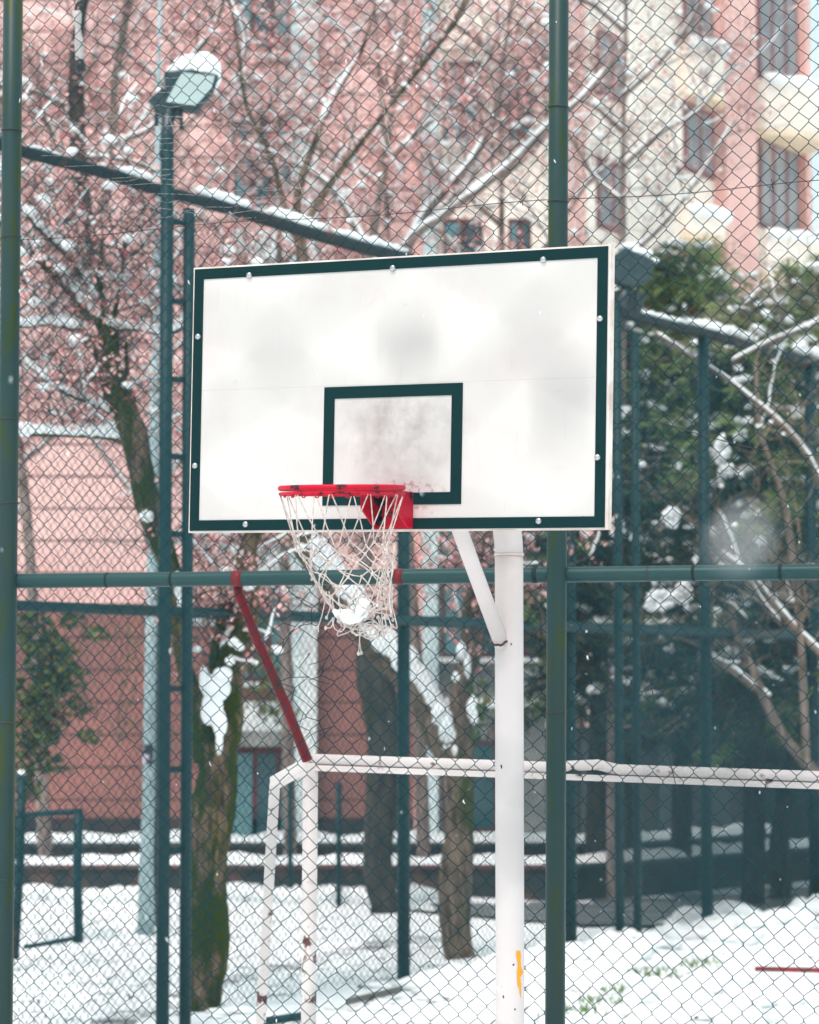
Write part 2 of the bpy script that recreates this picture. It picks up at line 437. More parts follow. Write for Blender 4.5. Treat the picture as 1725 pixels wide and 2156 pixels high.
# rail
def railpt(x, off=.035): return fp(x, 1224 - 20 * x / 1700, off)
rp = [railpt(x) for x in (-260, 40, 500, 840, 1150, 1500, 1800, 2100)]
ra = MB().tube(rp, 16.0 * wpp(12.4), 20).build('rail', 'green_rail', ff)
for x, w_, m_ in ((502, 20, 'band_red'), (842, 17, 'band_red'), (1128, 9, 'rail_dark'), (227, 4, 'rail_dark'), (363, 5, 'rail_dark'), (1462, 6, 'rail_dark'), (1645, 7, 'rail_dark'), (1366, 3, 'tie'), (660, 3, 'tie')):
    MB().tube([railpt(x - w_ / 2), railpt(x + w_ / 2)], 16.8 * wpp(12.4), 20).build('band', m_, ra)
# red brace from the rail down to the goal corner
MB().tube([fp(500, 1225, -.02), fp(503, 1250, -.03), fp(545, 1355, -.10), fp(600, 1480, -.2), fp(647, 1600, -.32)], [.021, .021, .022, .023, .024], 14).build('brace', 'brace_red', ff)
# lattice
x0, cw, ch = -140, 30.0, 40.5
def lat_top(u, v):
    x = x0 + (u * cw / 2) * (1 + (u * cw / 2) * .000115) + 3 * math.sin(v * .11 + u * .05)
    y = -180 + v * ch / 2 + 2.5 * math.sin(u * .13 + v * .04)
    return fp(x, yfix(x, y))
nv = int((1215 + 180) / ch)
mb = MB(); chainlink(mb, lat_top, FN, 122, nv, .00185, 5, .05)
v_end = nv * 2
def lat_bot(u, v):
    x = x0 + u * cw * 1.08 / 2 * (1 + (u * cw / 2) * .000125) + 4 * math.sin(v * .09 + u * .07)
    y = 1226 + v * ch * 1.08 / 2 + 3 * math.sin(u * .11 + v * .06)
    # torn and pulled about beside the brace
    dx, dy = x - 640, y - 1400
    k = math.exp(-(dx / 46) ** 2 - (dy / 130) ** 2)
    x += k * 26 * math.sin(y * .045 + u); y += k * 16 * math.sin(x * .09 + v)
    return fp(x, yfix(x, y), 0)
def hole(i, j):
    p = x0 + i * cw * 1.08 / 2; p += (i * cw / 2) ** 2 * .000125; y = 1226 + j * ch * 1.08 / 2
    return ((p - 628) / 20) ** 2 + ((y - 1405) / 120) ** 2 < 1 and (i * 7 + j * 3) % 5 < 2
mbot = MB(); chainlink(mbot, lat_bot, FN, 112, 58, .0019, 5, .07, hole)
# loose broken wires
for (a, b, c, d) in ((612, 1250, 688, 1300), (616, 1330, 690, 1290), (622, 1400, 692, 1440), (600, 1450, 664, 1500), (640, 1500, 606, 1560), (650, 1400, 694, 1380), (640, 1560, 700, 1530), (590, 1380, 640, 1330)):
    mid = ((a + c) / 2 + U_(-14, 14), (b + d) / 2 + U_(-18, 18))
    mbot.tube([fp(x, y, .01) for x, y in catmull([(a, b), mid, (c, d)], 6)], .0016, 4)
# lacing wire up both posts and along the rail
mb.build('mesh', 'wire', ff); mbot.build('mesh', 'wire', ff)
# rusty barbed wire
pts = [fp(x, 505 - (x - 20) * .0714 + 4 * math.sin(x * .01), -.02) for x in range(-100, 1901, 40)]
m1 = MB().tube(pts, .0019, 5)
for x in (1627, 1100, 300, 820):
    c = fp(x, 505 - (x - 20) * .0714 + 4 * math.sin(x * .01), -.02)
    for k in range(4): m1.tube([c - Vector((U_(-.02, .02), 0, U_(-.03, .03))), c, c + Vector((U_(-.02, .02), .0, U_(-.03, .03)))], .0016, 4)
tag(m1.build('barbed_wire', 'rusty_wire'), 'thin rusty barbed wire strung across the upper fence, above the backboard', 'wire')
# loose dark wire hanging behind the mesh at right
w1 = [(1215, 1480), (1222, 1400)]
P = catmull([(1283, 990), (1290, 930), (1335, 882), (1400, 893), (1500, 922), (1620, 950), (1760, 962)], 6)
m1 = MB().tube([fp(x, y, -.03) for x, y in P], .0022, 5)
P = catmull([(1283, 985), (1290, 1060), (1310, 1160), (1330, 1260), (1365, 1420), (1400, 1560), (1430, 1680)], 6)
m1.tube([fp(x, y, -.03) for x, y in P], .0022, 5)
tag(m1.build('loose_wire', 'tie'), 'loose dark wire looping down behind the mesh right of the backboard', 'wire')
# worn pale netting threads
mt = MB()
for k in range(26):
    y = 150 + k * 12 + U_(-4, 4); xa = U_(40, 500); xb = xa + U_(200, 700)
    Pn = [(xa + (xb - xa) * i / 10, y + U_(-5, 5) + 6 * math.sin(i * .8 + k)) for i in range(11)]
    mt.tube([fp(x, y_, -.05) for x, y_ in Pn], .0007, 3, cap=False)
for x in (560, 640, 705, 770, 838, 860, 925, 965, 330, 420, 1010):
    h = U_(120, 330); y = U_(140, 260)
    Pn = [(x - 60 + 60 * i / 8 + U_(-6, 6), y + h * i / 8) for i in range(9)]
    mt.tube([fp(a, b, -.05) for a, b in Pn], .0011, 3, cap=False)
tag(mt.build('frayed_netting', 'thread'), 'torn pale threads of old netting hanging above the backboard', 'netting')

# ------------------------------------------------------------------ basketball hoop
q = (-.06658, 10.9224, 3.4467, .46923, .02009, .003753)
th, ro, ti = q[3:6]
u0 = Vector((math.cos(th), -math.sin(th), 0)); v0 = Vector((0, 0, 1))
BU = u0 * math.cos(ro) - v0 * math.sin(ro); v2 = v0 * math.cos(ro) + u0 * math.sin(ro)
nn = BU.cross(v2); BV = v2 * math.cos(ti) + nn * math.sin(ti); BN = BU.cross(BV)
BC = Vector(q[:3])
def B(u, v, n=0.0): return BC + BU * u + BV * v + BN * n
POLE_Y = 11.75
pb_ = at(1071, 1470, POLE_Y)
hoop = empty('basketball_hoop', Vector((pb_.x, pb_.y, 0)), 'white backboard with dark green border and red rim on a white pole', 'basketball hoop')
# backboard in its own axes so that its material can use them
def local_obj(name, mat, verts_faces, parent, bevel=0):
    me = bpy.data.meshes.new(name); me.from_pydata(verts_faces[0], [], verts_faces[1]); me.update()
    me.materials.append(M[mat]); o = bpy.data.objects.new(name, me); COL.objects.link(o)
    return o
def boxvf(x0, x1, y0, y1, z0, z1):
    v = [(x, y, z) for z in (z0, z1) for y in (y0, y1) for x in (x0, x1)]
    return v, [(0, 2, 3, 1), (4, 5, 7, 6), (0, 1, 5, 4), (2, 6, 7, 3), (0, 4, 6, 2), (1, 3, 7, 5)]
bm = Matrix((BU, -BN, BV)).transposed().to_4x4(); bm.translation = BC
board = local_obj('backboard', 'board', boxvf(-.899, .899, 0.0, .040, -.527, .527), hoop)
bv = board.modifiers.new('b', 'BEVEL'); bv.width = .006; bv.segments = 3
board.parent = hoop; board.matrix_local = Matrix.Translation(-hoop.location) @ bm
def bchild(name, mat, vf, parent=board, bev=0):
    o = local_obj(name, mat, vf, parent)
    o.parent = parent
    if bev: b_ = o.modifiers.new('b', 'BEVEL'); b_.width = bev; b_.segments = 2
    return o
def merge(*vfs):
    V, F = [], []
    for v, f in vfs:
        b = len(V); V += v; F += [tuple(b + i for i in q_) for q_ in f]
    return V, F
def frame_vf(xa, xb, za, zb, t, y0, y1, tb=None):
    """rectangular ring as one mesh"""
    v = []
    for y in (y0, y1):
        v += [(xa, y, za), (xb, y, za), (xb, y, zb), (xa, y, zb), (xa + t, y, za + t), (xb - t, y, za + t), (xb - t, y, zb - t), (xa + t, y, zb - t)]
    f = []
    for i in range(4):
        j = (i + 1) % 4
        f += [(i, j, j + 4, i + 4), (8 + i, 12 + i, 12 + j, 8 + j), (i, 8 + i, 8 + j, j), (i + 4, j + 4, j + 12, i + 12)]
    return v, f
bchild('edge', 'board_side', frame_vf(-.902, .903, -.530, .530, .006, .002, .0385))
bchild('border', 'dark_green', frame_vf(-.895, .893, -.523, .523, .042, -.003, .001))
bchild('target_square', 'dark_green', frame_vf(-.296, .302, -.429, .032, .046, -.003, .001))
def dome(mb, c, r, h, n=14):
    prof = [(r, 0), (r * .96, h * .4), (r * .7, h * .8), (r * .35, h), (0.001, h * 1.02)]
    b = len(mb.v)
    for rr, hh in prof:
        for k in range(n):
            a = 6.2832 * k / n; mb.v.append(Vector((c[0] + rr * math.cos(a), c[1] - hh, c[2] + rr * math.sin(a))))
    for i in range(len(prof) - 1):
        for k in range(n): k2 = (k + 1) % n; mb.f.append((b + i * n + k, b + (i + 1) * n + k, b + (i + 1) * n + k2, b + i * n + k2))
for (u, v) in ((-.643, .487), (-.005, .484), (.63, .485), (-.873, .252), (.864, .253), (-.875, -.264), (.861, -.263), (-.638, -.499), (.626, -.497)):
    mb = MB(); dome(mb, (u, -.003, v), .0125, .009)
    bo = mb.build('bolt', 'steel'); bo.parent = board
# ghost letters, pressed faintly into the paint
for (s_, u, v, sz) in (('TA', -.19, .345, .13), ('I', .195, .325, .16), ('O', .27, .325, .15)):
    c = bpy.data.curves.new('letter', 'FONT'); c.body = s_; c.size = sz; c.extrude = .0002
    t = bpy.data.objects.new('faded_letter', c); COL.objects.link(t)
    dg = bpy.context.evaluated_depsgraph_get(); me = bpy.data.meshes.new_from_object(t.evaluated_get(dg))
    bpy.data.objects.remove(t); o = bpy.data.objects.new('faded_letter', me); COL.objects.link(o)
    me.materials.clear(); me.materials.append(M['ghost'])
    o.parent = board; o.location = (u, -.0004, v); o.rotation_euler = (math.pi / 2, 0, 0)
# bracket
VR = -.402; UR = -.005
# back plate, gussets and top plate
pl = [(-.112, VR + .018), (.100, VR + .018), (.100, -.522), (-.062, -.522), (-.1, -.43)]
bk = MB().prism([B(u, v, .003) for u, v in pl], BN * .006)
# gussets
for uu, top, low in ((.094, .15, .045), (-.060, .13, .02)):
    bk.prism([B(uu, VR - .006, .009), B(uu, -.520, .009), B(uu, -.520, low), B(uu, VR - .05, top), B(uu, VR - .006, top)], BU * .006)
bk.prism([B(-.070, VR + .008, .009), B(-.070, VR + .008, .175), B(.100, VR + .008, .175), B(.100, VR + .008, .009)], BV * .006)
# front curved flange joining ring and plate
bk.prism([B(.092, VR + .02, .009), B(.092, VR - .03, .009), B(.092, VR - .03, .16), B(.092, VR + .02, .16)], BU * .0075)
brk = bk.build('bracket', 'rim_red', hoop, smooth=False)
for (u, v) in ((-.035, -.422), (-.035, -.495)):
    mb = MB(); ring = []
    c = B(u, v, .009)
    mb.tube([c, c + BN * .008], .017, 12); mb.tube([c + BN * .008, c + BN * .016], .010, 6)
    mb.build('bolt', 'black_bolt', brk)
# slot between bolts
mb = MB(); mb.prism([B(-.045, -.43, .0095), B(-.028, -.43, .0095), B(-.028, -.49, .0095), B(-.045, -.49, .0095)], BN * .0015)
mb.build('slot', 'black_bolt', brk)
RC = B(UR, VR + .004, .385); RR = .2285
BN2 = (BN - BV * .050).normalized(); BV2 = BN2.cross(BU) * -1
if BV2.z < 0: BV2 = -BV2
def RP(a, r=RR, dz=0.0, tilt=.0): return RC + BU * math.cos(a) * r + BN2 * math.sin(a) * r + BV2 * dz
ring = MB(); N = 64
ring.tube([RP(6.2832 * k / N, dz=.009) for k in range(N + 1)], .0098, 12, cap=False)
ring.tube([RP(6.2832 * k / N, RR + .001, -.012) for k in range(N + 1)], .006, 8, cap=False)
for k in range(24):     # welded spacers and hooks
    a = 6.2832 * (k + .5) / 24
    ring.tube([RP(a - .05, RR, -.012), RP(a - .02, RR, -.023), RP(a + .02, RR, -.023), RP(a + .05, RR, -.012)], .0026, 6)
ring.tube([B(-.055, VR + .0, .012), RP(-2.05, dz=.0)], .009, 10); ring.tube([B(.085, VR + .0, .012), RP(-1.08, dz=0)], .009, 10)
rim = ring.build('rim', 'rim_red', hoop)
# net: twelve loops, diamond rows, pulled towards the right and gathered at the bottom
def RN(a, r, dz, sx=0.0, sn=0.0): return RC + BU * (math.cos(a) * r + sx) + BN * (math.sin(a) * r + sn) + BV * dz
net = MB(); rr_ = .0026
rows = [(.176, -.195), (.166, -.238), (.160, -.281), (.150, -.325), (.138, -.368), (.122, -.410), (.098, -.450)]
knots = []; NK = 10
random.seed(21)
for ri, (r, dz) in enumerate(rows):
    row = []
    for k in range(NK):
        a = 6.2832 * (k + .5 * ((ri + 1) % 2)) / NK
        j = .004 + .003 * ri
        right = math.cos(a)
        row.append(RN(a, r * (1 if right < .2 else .93) + U_(-j, j), dz + U_(-j, j) + (.03 if right < -.5 else 0) * (-.9), .012 + .011 * ri, -.01 * ri))
    knots.append(row)
def cord(p, q_, r=rr_, sag=.004):
    m_ = (p + q_) / 2 + Vector((U_(-sag, sag), U_(-sag, sag), U_(-sag, sag)))
    net.tube([p, (p + m_) / 2 + Vector((U_(-1, 1), 0, U_(-1, 1))) * sag * .3, m_, (q_ + m_) / 2, q_], [r * .95, r, r * 1.03, r, r * .95], 6)
for k in range(NK):
    a = 6.2832 * k / NK
    h0, h1 = RP(a - .03, RR, -.024), RP(a + .03, RR, -.024)
    cord(h0, knots[0][(k - 1) % NK], sag=.003); cord(h1, knots[0][k], sag=.003)
    net.tube([h0, RP(a - .015, RR, -.014), RP(a + .015, RR, -.014), h1], rr_, 6)
for ri in range(len(rows) - 1):
    for k in range(NK):
        p = knots[ri][k]
        if ri % 2 == 0: A_, B_ = knots[ri + 1][k], knots[ri + 1][(k + 1) % NK]
        else: A_, B_ = knots[ri + 1][(k - 1) % NK], knots[ri + 1][k]
        cord(p, A_, sag=.003 + .001 * ri); cord(p, B_, sag=.003 + .001 * ri)
for row in knots:
    for p in row: net.blob(p, .0062, .0062, .0072, .1, 7, 5)
# gathered foot of the net cradling the snow
SB = at(747, 1283, RC.y + .02)
for k in range(NK):
    p = knots[-1][k]
    e = SB + Vector((math.cos(k * .628) * .035, math.sin(k * .628) * .035, -.035 + U_(-.012, .01)))
    m_ = SB + Vector((math.cos(k * .628) * .075, math.sin(k * .628) * .06, -.01))
    net.tube([Vector(x) for x in catmull([p, m_, e], 5)], rr_, 6)
for k in range(7):
    a0 = U_(0, 6.28); c = SB + Vector((U_(-.07, .09), U_(-.05, .05), U_(-.075, -.02)))
    pts = [c + Vector((math.cos(a0 + t * .6) * U_(.03, .05), math.sin(a0 + t * .5) * .03, -.022 * math.sin(t * .63) + U_(-.006, .006))) for t in range(8)]
    net.tube([Vector(x) for x in catmull(pts, 3)], rr_, 6)
def PX(x, y, dy=0.0): return at(x, y, RC.y + dy)
random.seed(5)
strands = [[(645, 1174), (652, 1178), (654, 1200), (657, 1218)], [(688, 1245), (684, 1270), (677, 1300), (669, 1322)], [(693, 1245), (696, 1275), (688, 1300)],
  [(756, 1298), (758, 1325), (757, 1352), (755, 1376)], [(757, 1350), (761, 1375)], [(700, 1300), (704, 1322), (718, 1330), (726, 1318), (712, 1300)],
  [(728, 1312), (750, 1335), (780, 1338), (800, 1325), (796, 1300)], [(800, 1300), (805, 1330), (790, 1345), (770, 1335)], [(752, 1330), (775, 1345), (797, 1340), (812, 1330)],
  [(818, 1300), (824, 1320), (818, 1332), (810, 1300)], [(824, 1270), (832, 1300), (836, 1322), (826, 1318)], [(812, 1150), (822, 1140), (832, 1160), (830, 1182), (822, 1176), (814, 1150)],
  [(806, 1160), (812, 1200), (808, 1250), (816, 1300)], [(812, 1170), (820, 1220), (818, 1260), (828, 1305)], [(800, 1200), (790, 1240), (770, 1290), (750, 1300)],
  [(815, 1180), (800, 1230), (804, 1290), (808, 1340)], [(672, 1240), (690, 1268), (715, 1300), (745, 1312), (775, 1300)], [(700, 1252), (706, 1290), (740, 1318), (780, 1296)],
  [(690, 1316), (704, 1300), (698, 1320), (686, 1322)], [(830, 1150), (826, 1200), (820, 1255), (824, 1290)], [(806, 1110), (812, 1150), (806, 1210), (800, 1270)]]
for s_ in strands:
    dy = U_(-.08, .1)
    net.tube([PX(x, y, dy) for x, y in catmull(s_, 5)], rr_, 6)
    net.blob(PX(*s_[-1], dy), .006, .006, .008)
for (x, y) in [(806, 1215), (812, 1240), (803, 1262), (820, 1275), (815, 1225), (822, 1245), (786, 1295), (770, 1318), (740, 1325), (718, 1300), (700, 1278), (812, 1298), (760, 1308)]:
    net.blob(PX(x, y, U_(-.06, .06)), .0075, .0075, .009)
net.build('net', 'rope', hoop)
# snow caught in the net: crescent lump
sn = MB()
cr = [(702, 1284, 4), (710, 1292, 8), (722, 1299, 11), (736, 1302, 14), (750, 1297, 16), (760, 1286, 15), (768, 1274, 13), (775, 1264, 7)]
sn.tube([PX(x, y, -.02) for x, y, r in cr], [r * wpp(10.6) for x, y, r in cr], 14)
sn.blob(PX(764, 1280, -.02), .026, .03, .030, .22, 12, 8); sn.blob(PX(720, 1294, -.02), .024, .03, .018, .22, 12, 8)
sn.blob(PX(742, 1297, -.02), .040, .04, .026, .12, 14, 9)
tag(sn.build('snow_lump', 'snow'), 'white lump of snow caught in the bottom of the rope net', 'snow')
# pole, gooseneck, brace
pr = 30.0 * wpp(POLE_Y)
pt_ = at(1072, 1168, POLE_Y)
pole = MB().tube([Vector((pt_.x, pt_.y, -.1)), Vector((pt_.x, pt_.y, 1.0)), Vector((pt_.x, pt_.y, 2.2)), pt_], pr, 32).build('pole', 'white_pole', hoop)
neck = [pt_]
C0 = Vector(pt_)
for k in range(1, 9):
    a = k / 8 * math.pi / 2; neck.append(C0 + Vector((0, 0, 1)) * math.sin(a) * .30 + BN * (1 - math.cos(a)) * .30)
end = neck[-1] + BN * .45
neck.append(end)
MB().tube(neck, pr, 28).build('arm', 'white_pole', hoop)
MB().tube([pt_ - Vector((0, 0, .004)), pt_ + Vector((0, 0, .004))], pr + .003, 28).build('weld', 'board_side', pole)
ba = at(1055, 1352, POLE_Y - .03); bb_ = at(962, 1100, POLE_Y - .42)
MB().tube([ba + (ba - bb_) * .02, bb_, bb_ + (bb_ - ba) * .3], 16.5 * wpp(11.6), 20).build('brace', 'white_pole', hoop)
bd_ = (bb_ - ba).normalized(); s1 = bd_.orthogonal().normalized(); s2 = bd_.cross(s1)
rw = 17.5 * wpp(11.6); cw_ = ba + bd_ * .012
MB().tube([cw_ + s1 * math.cos(t * .314) * rw + s2 * math.sin(t * .314) * rw + bd_ * .004 * math.sin(t * 1.9) for t in range(21)], .0045, 6).build('weld', 'rusty_wire', pole)
for (z_, a_, r__) in ((2.0, -.6, .005), (1.2, .2, .003), (1.07, -.5, .004), (1.02, .3, .003), (2.5, .1, .003)):
    MB().blob(Vector((pt_.x + math.sin(a_) * pr, pt_.y - math.cos(a_) * pr, z_)), r__, .0015, r__ * 1.3, .4, 9, 5).build('rust_spot', 'rusty_wire', pole)
# frame carrying the board from behind
MB().box(B(.1, -.12, -.062), BU * .45, BV * .02, BN * .02).box(B(.1, .28, -.062), BU * .45, BV * .02, BN * .02).box(B(-.3, .08, -.062), BU * .018, BV * .18, BN * .018).box(B(.5, .08, -.062), BU * .018, BV * .18, BN * .018).build('support_frame', 'white_pole', hoop, smooth=False)
# orange spray mark on the pole (follows its curve)
pm = MB(); prof = [(2000, 9, 1087), (2012, 10, 1088), (2024, 7, 1089), (2036, 8, 1090), (2046, 14, 1091), (2056, 7, 1088), (2070, 8, 1089), (2080, 4, 1091), (2098, 1.2, 1092)]
for (y, w_, xc) in prof:
    for k in range(4):
        x = xc - w_ / 2 + w_ * k / 3; dxp = (x - 1071) / 30.0
        a = math.asin(max(-.98, min(.98, dxp)))
        z = at(1071, y, POLE_Y).z
        # surface point of the pole, 1.5 mm proud
        pm.v.append(Vector((pt_.x + math.sin(a) * (pr + .0015), pt_.y - math.cos(a) * (pr + .0015), z)))
for i in range(len(prof) - 1):
    for k in range(3): a = i * 4 + k; pm.f.append((a, a + 1, a + 5, a + 4))
pm.build('paint_mark', 'orange', pole)

# ------------------------------------------------------------------ goal
GY = 13.5
def gp(x, y, off=0.0): return on_plane(x, y, FA + FN * (-.42 + off), FN)
corner = gp(654, 1606)
goal = empty('football_goal', Vector((corner.x, corner.y, 0)), 'chipped white goal frame standing behind the mesh, red brace at its corner', 'goal')
gl = gp(654, 1606); gr = gp(1725, 1644); gend = gl + (gr - gl) * 1.31
def sqtube(name, a, b, w, mat='goal_white', parent=goal, extra=None, up=Vector((0, 0, 1))):
    t = (b - a).normalized(); s_ = t.cross(up)
    if s_.length < .05: s_ = Vector((1, 0, 0))
    s_.normalize(); w2 = s_.cross(t)
    o = MB().box((a + b) / 2, (b - a) / 2, s_ * w, w2 * w).build(name, mat, parent, smooth=False)
    bv = o.modifiers.new('b', 'BEVEL'); bv.width = w * .3; bv.segments = 2; return o
ww = 13.5 * wpp(13.1)
cb = MB()
mid = gl.lerp(gr, .58)
cbp = [gl + FU * -.02, gl.lerp(gr, .25), gl.lerp(gr, .48), mid + Vector((0, 0, .018)), gl.lerp(gr, .62), gl.lerp(gr, .8), gr, gend]
cb.tube([p + Vector((0, 0, .018)) for p in cbp], .024, 10)
crossbar = cb.build('crossbar', 'goal_white', goal)
MB().box((gl + gend) / 2 - Vector((0, 0, .022)) + FN * .004, (gend - gl) / 2, FN * .016, Vector((0, 0, .013))).build('net_rail', 'goal_white', crossbar, smooth=False)
pb1 = gp(650, 2156)
g0 = extend(gl, pb1, 0)
MB().tube([gl + Vector((0, 0, .0)), gl.lerp(g0, .5), g0], 15.5 * wpp(13.3), 16).build('post', 'goal_white', goal)
MB().tube([gend, Vector((gend.x, gend.y, 0))], 15 * wpp(13.3), 16).build('post', 'goal_white', goal)
def backside(p, g_, name):
    b1 = p - FN * .38 - FU * .165 + Vector((0, 0, -.09)); return b1
b1 = at(579, 1648, gl.y + .25); b2 = at(549, 2156, gl.y + .7); b2 = extend(b1, b2, 0)
sqtube('side_bar', gl, b1, 12.5 * wpp(13.4)); sqtube('back_post', b1, b2, 10.5 * wpp(13.6), up=Vector((0, 1, 0)))
sqtube('side_bar', gend, b1 + (gend - gl), 12.5 * wpp(13.4)); sqtube('back_post', b1 + (gend - gl), b2 + (gend - gl), 10.5 * wpp(13.6), up=Vector((0, 1, 0)))
sqtube('ground_bar', b2 + Vector((0, 0, .03)), b2 + (gend - gl) + Vector((0, 0, .03)), .02, 'rail_dark')

# ------------------------------------------------------------------ oblique fence running away to the right
OD = Vector((1, 1.7, 0)).normalized(); ON = Vector((OD.y, -OD.x, 0)); O0 = Vector((0, 23.6, 0))
def op(px, py, off=0.0): return on_plane(px, py, O0 + ON * off, ON)
of = empty('chain_link_fence', Vector((0, 23.6, 0)), 'taller old fence with snowy top pipe, running away to the right beyond the goal', 'fence')
def obase(px, off=0.0):
    p = op(px, 1470, off); return Vector((p.x, p.y, 0))
def topy(x): return (320 + .286 * (x - 60)) if x < 830 else (540 + .245 * (x - 830) if x < 1290 else 653 + .262 * (x - 1290))
for (x, w_, yb) in ((850, 28, 2090), (1200, 26, 2010), (1486, 25, 1980), (1712, 25, 2000), (-330, 30, 2156)):
    b = obase(x); t_ = op(x, topy(x)); r = w_ / 2 * wpp(b.y)
    MB().tube([Vector((b.x, b.y, -.1)), Vector((b.x, b.y, 2)), Vector((b.x, b.y, t_.z))], r, 14).build('post', 'far_green', of)
tp = [op(x, topy(x) + 3 * math.sin(x * .02)) for x in (-330, -100, 60, 200, 350, 500, 650, 780, 830, 1000, 1150, 1290, 1400, 1500, 1600, 1725, 1800)]
tr = MB().tube(tp, [13.5 * wpp(p.y) if p.x < .1 else 11 * wpp(p.y) for p in tp], 12).build('top_rail', 'rail_dark', of)
MB().tube([op(x, 1275 + (x - 30) * .0385, .06) for x in (-330, 30, 500, 900, 1300, 1725, 1800)], [11.5 * wpp(op(x, 1300).y) for x in (-330, 30, 500, 900, 1300, 1725, 1800)], 12).build('mid_rail', 'far_green', of)
L0 = op(-330, 1470); L1 = op(1800, 1470); LEN = (L1 - L0).length; L0.z = 0
zt = op(400, topy(400)).z
def lat_far(u, v):
    s_ = u * .0425; z = v * .044 + .02 * math.sin(u * .2)
    return L0 + OD * s_ + Vector((0, 0, z + .03)) + ON * (.02 * math.sin(u * .09 + v * .05))
mb = MB(); chainlink(mb, lat_far, ON, int(LEN / .0425), 66, .0027, 3, .03, hook=False, amp=1.1)
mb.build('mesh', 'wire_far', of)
random.seed(11)
def snowline(name, pairs, parent, base, wob=1.0):
    """lumpy snow lying on a rail; pairs of pixel x ranges with a thickness in px"""
    m_ = MB()
    for xa, xb, hp in pairs:
        n = max(4, int((xb - xa) / 7)); P, Rr = [], []
        for i in range(n + 1):
            x = xa + (xb - xa) * i / n; e = math.sin(math.pi * min(1, max(0, (i + .15) / (n + .3)))) ** .45
            p = op(x, base(x) - hp * .45 + U_(-2.2, 2.2)); P.append(p); Rr.append((hp * .5 * e * U_(.75, 1.2) + .6) * wpp(p.y))
        m_.tube(P, Rr, 9)
        for i in range(0, n, 2):
            m_.blob(P[i] + Vector((0, 0, Rr[i] * .2)), Rr[i] * 1.25, Rr[i], Rr[i] * .95, .15, 8, 5)
    return m_.build(name, 'snow', parent)
tb = lambda x: topy(x) - 11
snowline('snow_cap', [(58, 130, 7), (248, 322, 20), (410, 528, 22), (560, 690, 20), (700, 860, 18), (1288, 1324, 34), (1330, 1450, 9), (1450, 1596, 20), (1672, 1700, 26), (1706, 1760, 28)], tr, tb)

# flood light masts
def mast(x1, w1, x2, w2, ytop1, ytop2, rungs, label, yb=0, off=.38):
    a = obase(x1, off); b = obase(x2, off)
    b = Vector((a.x + (x2 - x1) * wpp(a.y) * .75, a.y + .12, 0))
    o = empty('floodlight_mast', a, label, 'floodlight mast', 'floodlight masts')
    za = at(x1, ytop1, a.y).z; zb = at(x2, ytop2, b.y).z
    MB().tube([a, a + Vector((0, 0, 3)), Vector((a.x, a.y, za))], w1 / 2 * wpp(a.y), 14).build('pole', 'far_green', o)
    MB().tube([b, b + Vector((0, 0, 3)), Vector((b.x, b.y, zb))], w2 / 2 * wpp(b.y), 14).build('pole', 'far_green', o)
    for y in rungs:
        z = at(x1, y, a.y).z
        MB().tube([a + Vector((0, 0, z)), b + Vector((0, 0, z))], 6.5 * wpp(a.y), 10).build('rung', 'far_green', o)
    return o, a, b
m_l, A1, B1 = mast(346, 28, 405, 25, 285, 440, (465, 632, 797, 960, 1123, 1290, 1450, 1620, 1790), 'ladder-like green mast at left with a snow-topped floodlight above the fence')
def floodlight(o, Y, c, body, glass, snow, legs):
    bd = MB(); bd.prism([at(x, y, Y) for x, y in body], Vector((-.02, .16, .0)))
    h = bd.build('lamp', 'lamp_body', o, smooth=False)
    bv = h.modifiers.new('b', 'BEVEL'); bv.width = .012; bv.segments = 2
    if glass:
        MB().prism([at(x, y, Y - .006) for x, y in glass], Vector((0, .012, 0))).build('lens', 'lamp_glass', h, smooth=False)
    for l in legs: MB().tube([at(x, y, Y + .05) for x, y in l], .014, 8).build('stirrup', 'lamp_body', h)
    s_ = MB()
    for (x, y, rx, ry) in snow: s_.blob(at(x, y, Y + .08), rx * wpp(Y), rx * wpp(Y) * .7, ry * wpp(Y), .07, 18, 12)
    s_.build('snow_cap', 'snow', h)
    return h
YL = A1.y
h = floodlight(m_l, YL, None, [(346, 150), (408, 144), (462, 158), (452, 190), (416, 232), (352, 224)], [(383, 152), (452, 160), (446, 186), (412, 222), (350, 214)],
           [(400, 139, 36, 24), (430, 143, 37, 33), (376, 148, 22, 14), (448, 165, 20, 24), (337, 192, 8, 9)], [[(328, 222), (330, 265)], [(380, 228), (384, 272)], [(326, 240), (386, 246)]])
MB().prism([at(x, y, YL + .03) for x, y in [(312, 212), (340, 186), (372, 196), (380, 246), (338, 240)]], Vector((0, .12, 0))).build('ballast_box', 'lamp_body', m_l, smooth=False)
MB().tube([at(357, 228, YL + .04), at(351, 290, YL + .04), at(348, 330, YL)], .045, 10).build('bracket', 'lamp_body', m_l)
m_r, A2, B2 = mast(1303, 20, 1356, 18, 640, 700, (1230, 1480), 'two thin green mast poles at right with snowy floodlights beside the backboard corner')
YR = A2.y
h2 = floodlight(m_r, YR, None, [(1288, 540), (1316, 520), (1380, 548), (1372, 590), (1330, 606), (1290, 590)], None,
           [(1325, 520, 22, 9), (1350, 532, 26, 10), (1376, 548, 12, 6)], [[(1320, 600), (1316, 650)], [(1345, 600), (1340, 660)]])
h3 = floodlight(m_r, YR + .1, None, [(1290, 612), (1330, 606), (1362, 622), (1350, 660), (1300, 668)], None,
           [(1308, 600, 14, 8), (1322, 604, 12, 6)], [[(1316, 655), (1312, 700)]])
MB().tube([at(1303, 650, YR), at(1325, 600, YR + .08)], .05, 10).build('bracket', 'lamp_body', m_r)

